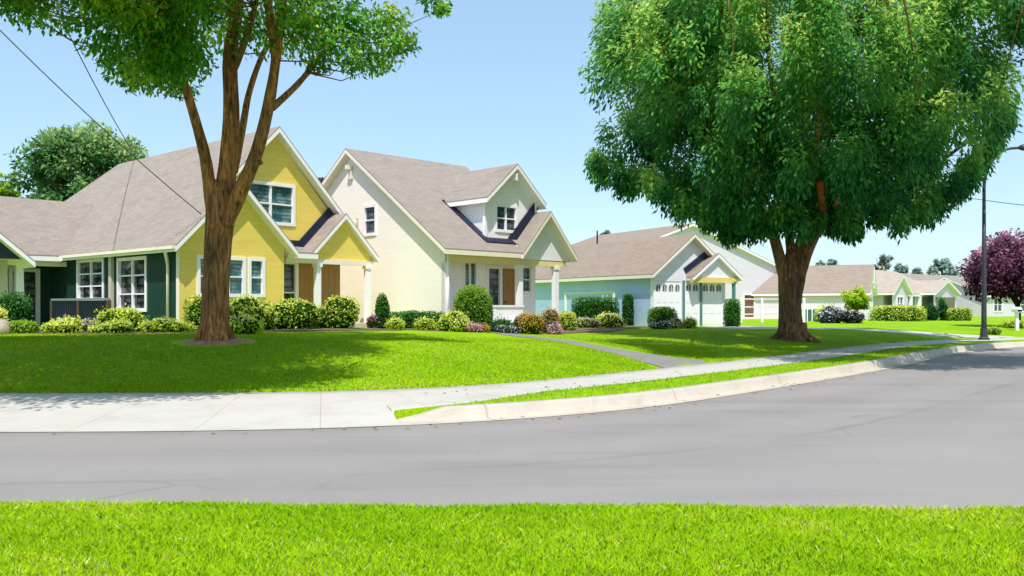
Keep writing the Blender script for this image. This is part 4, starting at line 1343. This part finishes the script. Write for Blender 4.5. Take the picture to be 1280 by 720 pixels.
while n_ < 120:          # unseen clumps added over the street to throw shade, above the frame
    c = np.array((rng.uniform(2.5, 18.0), rng.uniform(16.8, 22.2), 0))
    c[2] = 1.6 + .354 * c[1] + rng.uniform(1.3, 2.3)
    if ((c[0] - 10.2) / 7.6) ** 2 + ((c[1] - 21.5) / 4.8) ** 2 > 1: continue
    r = rng.uniform(.9, 1.25)
    if 382 - F * (c[2] - r * .9 - EYE) / c[1] > -4: continue
    cl.append((c, (r, r, r * .7), np.array((0, -.5, -.2)))); n_ += 1
limbs.append(limb(mbT, [limbs[3][-4], (10.6, 28, 12.4), (10.2, 24, 11.6), (10.2, 19.5, 10.4)], .16, .05, 8, .05, 5, o1))  # limbs reaching out to the added shade clumps
limbs.append(limb(mbT, [limbs[2][-4], (14.0, 27.0, 12.0), (15.0, 22, 11.0)], .12, .05, 8, .05, 5, o1))
limbs.append(limb(mbT, [limbs[0][-4], (6.6, 27.0, 11.6), (5.4, 22, 11.0)], .12, .05, 8, .05, 5, o1))
for i in range(150):      # drooping sprays round the skirt
    px = rng.uniform(725, 1262); py = low4(px) - rng.uniform(4, 26)
    a = (px - 1000) / 275
    dd = math.sqrt(max(0, 1 - min(1, a * a))) * 5.5
    D = 32.7 + rng.choice([-1, 1]) * rng.uniform(.2, 1) * dd
    c = np.array(W4(px, py, D)); r = rng.uniform(.35, .62)
    cl.append((c, (r * .8, r * .8, r * 1.25), np.array((a * .6, -.2, -.6))))
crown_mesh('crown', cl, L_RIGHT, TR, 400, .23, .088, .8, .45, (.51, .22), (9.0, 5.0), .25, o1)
mb = mbT
nodes_l = [p for l_ in limbs for p in l_[6:]]
for (c, r, b) in cl[::3]:
    p = min(nodes_l, key=lambda q_: np.linalg.norm(q_ - c) + (2 if q_[2] > c[2] else 0))
    m_ = (p * .5 + c * .5) + np.array((0, 0, .3))
    mb.tube([tuple(np.array(x) - np.array(o1)) for x in (p, m_, c)], [.04, .022, .008], 5)
mb.build('trunk', BARK2, TR, True)

def tree(name, label, px, D, base_row, crown, mat, ncl, per, L, W, trunk_r=.2, tone=(.42, .2), droop=.2, shape=(1, 1, 1), clump=.26, bk=None, group=None, z0=None):
    """crown = (px, py, w, h) of the foliage in the photograph, in a plane D metres away"""
    x = (px - 640) / F * D
    z = gz(x, D) if z0 is None else z0
    t = empty(name, (x, D, z))
    tag(t, label, 'tree', group)
    ccx = (crown[0] - 640) / F * D; ccz = EYE + (382 - crown[1]) / F * D
    rx, rz = crown[2] / 2 / F * D, crown[3] / 2 / F * D
    ry = rx * .9
    mb = MB()
    o_ = (x, D, z)
    limb(mb, [(x, D, z - .2), (x + .02, D, z + (ccz - z) * .4), (ccx, D, ccz - rz * .3), (ccx, D, ccz + rz * .5)], trunk_r, trunk_r * .25, 10, .05, 4, o_)
    ends = []
    for i in range(7):
        a = i * .9 + .4
        e = (ccx + math.cos(a) * rx * .6, D + math.sin(a) * ry * .6, ccz + rz * rng.uniform(-.25, .5))
        s = (x, D, z + (ccz - z) * rng.uniform(.35, .6))
        limb(mb, [s, (s[0] * .5 + e[0] * .5, (s[1] + e[1]) / 2, s[2] * .4 + e[2] * .6), e], trunk_r * .45, trunk_r * .1, 6, .05, 3, o_)
    mb.build('trunk', bk or BARK2, t, True)
    cl = []
    for i in range(ncl):
        d = unit(rng.normal(size=(1, 3)))[0]
        q_ = rng.uniform(.15, 1) ** .5
        if d[2] < -.55: d[2] *= .6
        c = np.array((ccx, D, ccz)) + d * q_ * np.array((rx, ry, rz)) * (1 - clump * .6)
        r = clump * rng.uniform(.7, 1.2) * min(rx, rz)
        cl.append((c, (r, r, r * .85), d))
    crown_mesh('crown', cl, mat, t, per / max(.2, clump * min(rx, rz)), L, W, droop, .6, tone, (ccz, rz), .3, o_)
    return t

tree('tree', 'bushy green tree standing behind the taupe roof of the yellow house', 108, 56, 0, (107, 234, 206, 164), L_BACK, 150, 190, .34, .17, .35, (.5, .22), .1, z0=.5)
tree('tree', 'yellow-green tree at the left edge beyond the roofs', 4, 64, 0, (2, 250, 46, 84), L_LIME, 40, 130, .34, .18, .3, (.3, .2), .1, z0=.5)
tree('tree', 'small dark reddish tree peeking between yellow and cream gables', 405, 62, 0, (405, 250, 46, 90), leafmat('leaves_reddish', [(0, (.02, .03, .015)), (.5, (.06, .05, .025)), (1, (.16, .11, .07))], .3), 34, 110, .3, .16, .25, (.4, .2), .1, z0=.5)
tree('tree', 'purple-leaved plum tree beside the street lamp', 1272, 48, 0, (1264, 342, 150, 118), L_PURP, 150, 150, .22, .12, .17, (.40, .24), .1, bk=bark('bark_plum', (.05, .03, .03)))
tree('tree', 'distant blue-green conifer above the far grey roof', 1178, 150, 0, (1178, 340, 38, 46), L_CONIF, 30, 90, .6, .3, .4, (.5, .2), .1, z0=.3)
for i, (px, py, w, h, lab) in enumerate([(1103, 331, 26, 30, 'faint distant tree just above the steep white gable'), (1126, 336, 20, 20, 'small distant tree over the tan roof'), (757, 300, 20, 16, 'tiny distant treetop above the brown garage roof ridge'),
                                         (1035, 332, 44, 14, 'low distant trees above the pink-brown bungalow roof'), (1146, 342, 16, 14, 'tiny distant tree between tan roof and conifer')]):
    tree('tree', lab, px, 170, 0, (px, py, w, h + 8), L_CONIF, 12, 60, .8, .45, .4, (.55, .2), .1, z0=.3, clump=.34)
# clipped lollipop tree far right
tree('tree', 'bright green lollipop tree beside dark flowering shrubs', 1071, 58, 0, (1070, 376, 38, 40), L_LIME, 50, 110, .17, .10, .11, (.34, .2), .1, clump=.34)

# ---- shrubs along the houses -----------------------------------------------------
B = bush
B('shrub', 'dark rounded shrub at the left edge before the porch', 'shrub', 14, 26.2, 46, 361, 412, L_DARK, 1600, .07, .8, 1.2)
B('shrub', 'lime shrub at the left edge above the pale boulder', 'shrub', 0, 25.2, 18, 378, 412, L_LIME, 500, .07)
B('shrub', 'small round low green shrub beside the pale boulder', 'shrub', 27, 24.6, 38, 405, 423, L_ROUND, 900, .05, .8, .8, tint=(.6, .2))
B('shrub', 'yellow-green mounded shrub below the blue railing', 'shrub', 78, 25.0, 56, 397, 421, L_LIME, 1300, .06, .8, 0, lumps=4)
B('flowering_plant', 'low pink flowers beside the yellow-green mound', 'flowers', 116, 25.8, 30, 394, 418, L_PALE, 500, .06, lumps=3)
B('shrub', 'tall leafy lime shrub under the large green-wall window', 'shrub', 156, 26.0, 72, 386, 420, L_LIME, 1700, .065, .8, 0, lumps=6, tint=(.38, .22))
B('shrub', 'low dark green shrub between lime mounds under the green wall', 'shrub', 142, 24.9, 62, 402, 421, L_HEDGE, 1000, .06, .7, 0, lumps=4, tint=(.5, .22))
B('shrub', 'spreading lime ground shrub left of the big trunk', 'shrub', 208, 25.2, 78, 400, 420, L_LIME, 1600, .06, .7, 0, lumps=7, tint=(.42, .22))
B('flowering_plant', 'thin grey-white flower stems beside the downspout', 'flowers', 208, 26.8, 26, 390, 412, L_WHITEF, 160, .05, inner=.3, lumps=2, tint=(.75, .2))
B('shrub', 'dark clipped shrub behind the big trunk', 'shrub', 262, 26.8, 58, 368, 415, L_HEDGE, 1500, .065, .7, 1.5, tint=(.36, .2))
B('shrub', 'small lime shrub at the right foot of the big trunk', 'shrub', 304, 23.6, 62, 398, 424, L_LIME, 1200, .055, .8, 0, lumps=4)
B('shrub', 'leafy yellow-topped hedge bush left end before the yellow porch', 'shrub', 318, 27.4, 74, 366, 414, L_HEDGE, 2000, .07, .8, .6, lumps=5, tint=(.5, .24))
B('shrub', 'leafy yellow-topped hedge bush in the middle before the yellow porch', 'shrub', 366, 28.4, 76, 367, 414, L_HEDGE, 2000, .07, .8, .6, lumps=5, tint=(.5, .24))
B('shrub', 'leafy yellow-topped hedge bush right end beside the porch post', 'shrub', 416, 29.4, 70, 370, 413, L_HEDGE, 2000, .07, .8, .6, lumps=5, tint=(.52, .24))
B('flowering_plant', 'cream flowering bush top below the narrow yellow-wall window', 'flowers', 332, 28.2, 44, 355, 385, L_PALE, 600, .06, lumps=3, inner=.5)
B('flowering_plant', 'small dark plant with salmon flowers beside the white post', 'flowers', 467, 31.4, 22, 388, 412, L_PINK, 500, .05, lumps=3, tint=(.3, .25))
B('conifer', 'narrow dark green conifer before the cream wall', 'conifer', 478, 31.6, 19, 363, 411, L_DARK, 1500, .05, 1, 0, tint=(.5, .25), amp=.04)
B('shrub', 'small lime plant in front of the low dark hedge', 'shrub', 494, 30.6, 24, 397, 413, L_LIME, 500, .05)
B('hedge', 'low dark green hedge along the cream wall', 'hedge', 521, 32.2, 84, 390, 414, L_DARK, 1800, .06, .35, 1.5, tint=(.55, .2), amp=.06)
B('shrub', 'small yellow-tipped shrub before the low hedge', 'shrub', 532, 30.9, 28, 397, 414, L_LIME, 500, .05)
B('shrub', 'pale lime leafy shrub left of the ball topiary', 'shrub', 563, 30.8, 46, 392, 419, L_LIME, 1500, .055, .8, 0, lumps=4, tint=(.55, .22))
B('topiary', 'large clipped ball topiary before the white porch', 'topiary', 591, 32.0, 50, 349, 410, L_ROUND, 3600, .055, 1, .5, amp=.03, tint=(.46, .2))
B('flowering_plant', 'pink flowers at the foot of the ball topiary', 'flowers', 590, 30.8, 26, 409, 421, L_PINK, 500, .045, tint=(.65, .25))
B('flowering_plant', 'small yellow flowers beside the pink flowers', 'flowers', 606, 31.0, 12, 410, 421, L_GOLD, 250, .04, tint=(.7, .2))
B('shrub', 'dark low shrub below the white porch wall', 'shrub', 627, 31.6, 34, 397, 416, L_DARK, 800, .05, tint=(.3, .2))
B('flowering_plant', 'low white flowers before the dark porch shrub', 'flowers', 634, 31.2, 40, 408, 420, L_WHITEF, 500, .045, lumps=4, tint=(.55, .3))
B('shrub', 'dark brown shrub ball above the porch wall', 'shrub', 655, 32.6, 28, 365, 390, L_BROWN, 900, .05, .9, .3)
B('shrub', 'golden yellow spirea shrub right of the porch wall', 'shrub', 664, 31.6, 38, 386, 416, L_GOLD, 1300, .05, .8, 0, lumps=4, tint=(.5, .22))
B('shrub', 'salmon orange shrub behind the golden spirea', 'shrub', 684, 32.6, 38, 377, 414, L_ORANGE, 1400, .05, .8, 0, lumps=4, tint=(.58, .22))
B('flowering_plant', 'low pale pink flowers right of the salmon shrub', 'flowers', 694, 32.0, 20, 402, 417, L_PINK, 350, .045, tint=(.7, .25))
B('shrub', 'green shrub with yellow top beside the white porch corner', 'shrub', 708, 35.6, 26, 386, 412, L_HEDGE, 900, .06, .8, .4, tint=(.58, .22))
B('hedge', 'square dark clipped hedge under the teal wall trellis', 'hedge', 744, 45.4, 58, 369, 408, L_DARK, 2600, .07, .35, 5, amp=.02, tint=(.42, .2))
B('hedge', 'narrow dark hedge column right of the white trellis', 'hedge', 785, 46.2, 14, 368, 410, L_DARK, 900, .07, .8, 4, amp=.02, tint=(.3, .2))
B('flowering_plant', 'pale yellow flowering shrub left under the square hedge', 'flowers', 733, 40.5, 38, 394, 413, L_PALE, 900, .06, lumps=4, tint=(.5, .24))
B('shrub', 'bright lime shrub right under the square hedge', 'shrub', 765, 41.2, 46, 392, 413, L_LIME, 1200, .06, lumps=4, tint=(.55, .22))
B('topiary', 'dark round clipped bush before the first garage door', 'topiary', 828, 42.8, 36, 374, 402, L_ROUND, 1600, .06, .9, 1.2, amp=.02, tint=(.30, .2))
B('flowering_plant', 'white flowers under the dark round bush', 'flowers', 826, 41.0, 30, 399, 411, L_WHITEF, 450, .05, lumps=3, tint=(.7, .25))
B('flowering_plant', 'cream flowering shrub beside the garage pilaster', 'flowers', 844, 41.6, 24, 396, 411, L_PALE, 500, .055, lumps=3, tint=(.6, .24))
B('shrub', 'small lime shrub right of the cream flowers by the garage', 'shrub', 862, 42.0, 20, 396, 411, L_LIME, 450, .055, tint=(.5, .22))
B('hedge', 'tall clipped green hedge column right of the garage doors', 'hedge', 915, 45.6, 20, 372, 409, L_DARK, 1400, .06, .9, 4, amp=.015, tint=(.7, .2))
# far right gardens
B('shrub', 'yellow-green shrub right of the big grey trunk', 'shrub', 1032, 60, 28, 381, 402, L_LIME, 500, .12, tint=(.4, .2))
B('flowering_plant', 'dark leafy shrubs with white blooms left of the lollipop tree', 'flowers', 1040, 57, 34, 386, 411, L_WHITEF, 1200, .10, .7, 0, lumps=9, tint=(.52, .28), corec=(.014, .022, .02), amp=.2)
B('flowering_plant', 'dark purple-black shrubs under the lollipop tree', 'flowers', 1066, 56.4, 30, 392, 411, L_WHITEF, 900, .10, .7, 0, lumps=8, tint=(.36, .24), corec=(.014, .018, .02), amp=.2)
B('hedge', 'long clipped lime-topped hedge before the white bungalow', 'hedge', 1122, 66, 66, 382, 403, L_HEDGE, 2200, .10, .35, 4, amp=.02, tint=(.52, .22))
B('shrub', 'dark shrub between the two clipped hedges', 'shrub', 1163, 68, 20, 380, 402, L_DARK, 500, .12, tint=(.2, .15), corec=(.01, .015, .012))
B('shrub', 'tall thin dark shrub before the taupe garage door', 'shrub', 1180, 68, 16, 366, 402, L_DARK, 600, .12, lumps=4, tint=(.4, .2))
B('hedge', 'short clipped lime-topped hedge right of the dark shrubs', 'hedge', 1199, 66, 28, 385, 402, L_HEDGE, 900, .10, .5, 3, amp=.02, tint=(.5, .22))
B('shrub', 'low green shrub under the purple-leaved tree', 'shrub', 1268, 46.5, 30, 408, 418, L_HEDGE, 400, .08, tint=(.5, .2))
B('shrub', 'small dark shrub at the foot of the street lamp', 'shrub', 1241, 41.0, 18, 408, 418, L_HEDGE, 300, .07, tint=(.3, .2))

# ------------------------------------------------------------------ street furniture and small things
# street lamp: slim pole whose top bends over in an arc to the lamp head
lx, ly, lz = at(1230, 36.2)
SL = empty('street_lamp', (lx, ly, lz))
tag(SL, 'tall dark street lamp with an arched arm beside the purple-leaved tree', 'street lamp')
M_POLE = paint('pole_bronze', (.050, .054, .062), .4)
mb = MB(); mb.tube([(0, 0, -.2), (0, 0, 1.0), (0, 0, 3.0), (0, 0, 6.2)], [.11, .105, .09, .065], 12); mb.build('pole', M_POLE, SL, True)
mb = MB()
pts = [(0, 0, 6.18)]
for i in range(13):
    a = math.pi - i / 12 * math.pi / 2
    pts.append((1.25 + 1.25 * math.cos(a), 0, 6.3 + 1.72 * math.sin(a)))
pts.append((1.55, 0, 8.04))
mb.tube(pts, [.07] * 2 + [.065] * 8 + [.055] * 5, 10); mb.build('arm', M_POLE, SL, True)
mb = MB(); mb.tube([(0, 0, -.1), (0, 0, .06), (0, 0, .12), (0, 0, .5)], [.22, .22, .16, .135], 12); mb.build('base', M_POLE, SL)
mb = MB()
mb.tube([(1.45, 0, 8.04), (1.6, 0, 8.05), (1.85, 0, 8.06), (2.15, 0, 8.05), (2.3, 0, 8.03)], [.07, .13, .17, .13, .04], 12); hd = mb.build('lamp_head', M_POLE, SL, True)
mb = MB(); mb.tube([(1.75, 0, 7.915), (1.95, 0, 7.86), (2.12, 0, 7.93)], [.03, .10, .03], 10); mb.build('lens', paint('lamp_lens', (.7, .7, .66), .2), hd, True)

# boulder at the left edge
bx, by, bz = at(0, 24.4)
v, f = blob((0, 0, .12), (.34, .3, .28), 16, 10, .14, 7, .8)
o = mesh_np('boulder', v, f, paint('boulder_stone', (.46, .37, .30), .9, .3), smooth=True)
o.location = (bx, by, bz)
tag(o, 'pale tan boulder at the left edge of the shrub bed', 'boulder')

# white mailbox post under the purple tree
mx, my, mz = at(1271, 44.5)
MBX = empty('mailbox', (mx, my, mz))
tag(MBX, 'white mailbox on a post under the purple-leaved tree', 'mailbox')
mb = MB(); mb.box(-.07, -.07, -.2, .07, .07, .95); mb.build('post', WHITE, MBX)
mb = MB(); mb.tube([(0, -.26, 1.06), (0, .26, 1.06)], [.14, .14], 14); mb.box(-.14, -.26, .951, .14, .26, 1.06); mb.build('box', WHITE, MBX)

# low teal and white picket fence left of the flowering shrubs
fx, fy, fz = at(1003, 63)
FE = empty('picket_fence', (fx, fy, fz), R(4))
tag(FE, 'low teal fence with white pickets right of the big grey trunk', 'fence')
mb = MB()
for i in range(5): mb.box(i * .36 - .03, -.03, .0, i * .36 + .03, .03, .98)
mb.box(-.05, -.028, .99, 1.55, .028, 1.06); mb.build('pickets', WHITE, FE)
mb = MB(); mb.box(-.04, .05, .02, 1.54, .09, .86); mb.build('boards', paint('fence_teal', (.05, .13, .13)), FE)
# white rail fence before the big off-white house
fx, fy, fz = at(926, 57)
FE = empty('rail_fence', (fx, fy, fz), R(6))
tag(FE, 'white lattice rail fence before the tall off-white house', 'fence')
mb = MB()
for z in (.5, .98, 1.5): mb.box(0, -.03, z, 4.4, .03, z + .09)
mb.build('rails', OFFW, FE)
for i in range(4):
    mb = MB(); mb.box(i * 1.45 - .06, -.06, -.2, i * 1.45 + .06, .06, 1.62); mb.build('post', WHITE, FE)

# a scatter of dropped leaves along the gutter, on the pavement and under the big trees
n_ = 260
i_ = rng.integers(TIP - 30, TIP + 95, n_)
o_ = np.where(rng.random(n_) < .6, rng.uniform(-.35, .24, n_) ** 1.0, rng.uniform(1.8, 3.2, n_))
p = np.stack([KC[i_, 0] + KN[i_, 0] * o_, KC[i_, 1] + KN[i_, 1] * o_, np.where(o_ < 1, .016, .186)], 1)
p = p[(i_ > TIP + 2) | (o_ < .0)]
v, f = leaves(p, np.stack([rng.normal(size=len(p)), rng.normal(size=len(p)), np.zeros(len(p))], 1), .075, .045, 0, .05, 8)
o = mesh_np('fallen_leaves', v, f, leafmat('leaves_dry', [(0, (.10, .06, .03)), (.5, (.26, .18, .06)), (1, (.22, .26, .05))], .1), rng.random(len(p)))
o['label'] = 'few dry leaves scattered along the gutter and pavement'; o['kind'] = 'stuff'

# service wires to the yellow house
def wire(label, a, b, sag, r=.014):
    a, b = Vector(a), Vector(b)
    pts = []
    for i in range(25):
        t = i / 24
        p = a.lerp(b, t); p.z -= sag * 4 * t * (1 - t)
        pts.append(p)
    mb = MB(); mb.tube(pts, [r] * len(pts), 6)
    o = mb.build('service_wire', paint('wire_grey', (.05, .05, .055)), None, True)
    return tag(o, label, 'wire')
wpt = lambda px, py, D: ((px - 640) / F * D, D, EYE + (382 - py) / F * D)
wire('overhead wire running down to the yellow house front eave', wpt(-120, -85, 22), wpt(252, 268, 28.2), .25, .016)
wire('overhead wire running behind the ridge of the taupe roof', wpt(20, -95, 25), wpt(172, 200, 40), .3, .02)
wire('thin pale overhead wire beyond the street lamp', wpt(1120, 232, 80), wpt(1420, 268, 80), .4, .03)
# ------------------------------------------------------------------ light and camera
SUN_EL, SUN_AZ = 60, 184         # high sun over the photographer's shoulder
w = bpy.data.worlds.new('World'); scene.world = w
w.use_nodes = True
nt = w.node_tree
sky = nt.nodes.new('ShaderNodeTexSky')
sky.sky_type = 'NISHITA'
sky.sun_disc = False
sky.sun_elevation = R(SUN_EL)
sky.sun_rotation = R(SUN_AZ)
sky.altitude = 0
sky.air_density = 1.0
sky.dust_density = 1.0
sky.ozone_density = 2.0
bg = nt.nodes['Background']
tone = nt.nodes.new('ShaderNodeMix'); tone.data_type = 'RGBA'; tone.blend_type = 'MULTIPLY'   # hazy bright summer sky
tone.inputs[0].default_value = 1
tone.inputs[7].default_value = (1.55, 1.56, 1.50, 1)
nt.links.new(sky.outputs[0], tone.inputs[6])
haze = nt.nodes.new('ShaderNodeMix'); haze.data_type = 'RGBA'                                # thin summer haze evens the blue out
haze.inputs[0].default_value = .5
haze.inputs[7].default_value = (3.1, 4.75, 6.2, 1)
nt.links.new(tone.outputs[2], haze.inputs[6])
nt.links.new(haze.outputs[2], bg.inputs[0])
bg.inputs[1].default_value = .15
sd = bpy.data.lights.new('sun', 'SUN')
sd.energy = 5.0; sd.angle = R(.53); sd.color = (1, .965, .90)
so_ = bpy.data.objects.new('sun', sd); COL.objects.link(so_)
dirv = Vector((math.sin(R(SUN_AZ)) * math.cos(R(SUN_EL)), math.cos(R(SUN_AZ)) * math.cos(R(SUN_EL)), math.sin(R(SUN_EL))))
so_.rotation_euler = dirv.to_track_quat('Z', 'Y').to_euler()
so_.location = (0, 0, 40)

cam = bpy.data.cameras.new('camera')
cam.sensor_width = 36
cam.lens = 36 * F / 1280
cam.shift_y = 22 / 1280
cam.clip_start = .1; cam.clip_end = 6000
co = bpy.data.objects.new('camera', cam); COL.objects.link(co)
co.location = (0, 0, EYE); co.rotation_euler = (R(90), 0, 0)
scene.camera = co
scene.view_settings.view_transform = 'Standard'
scene.view_settings.look = 'None'
scene.view_settings.exposure = 0
scene.cycles.max_bounces = 8
scene.cycles.transparent_max_bounces = 8
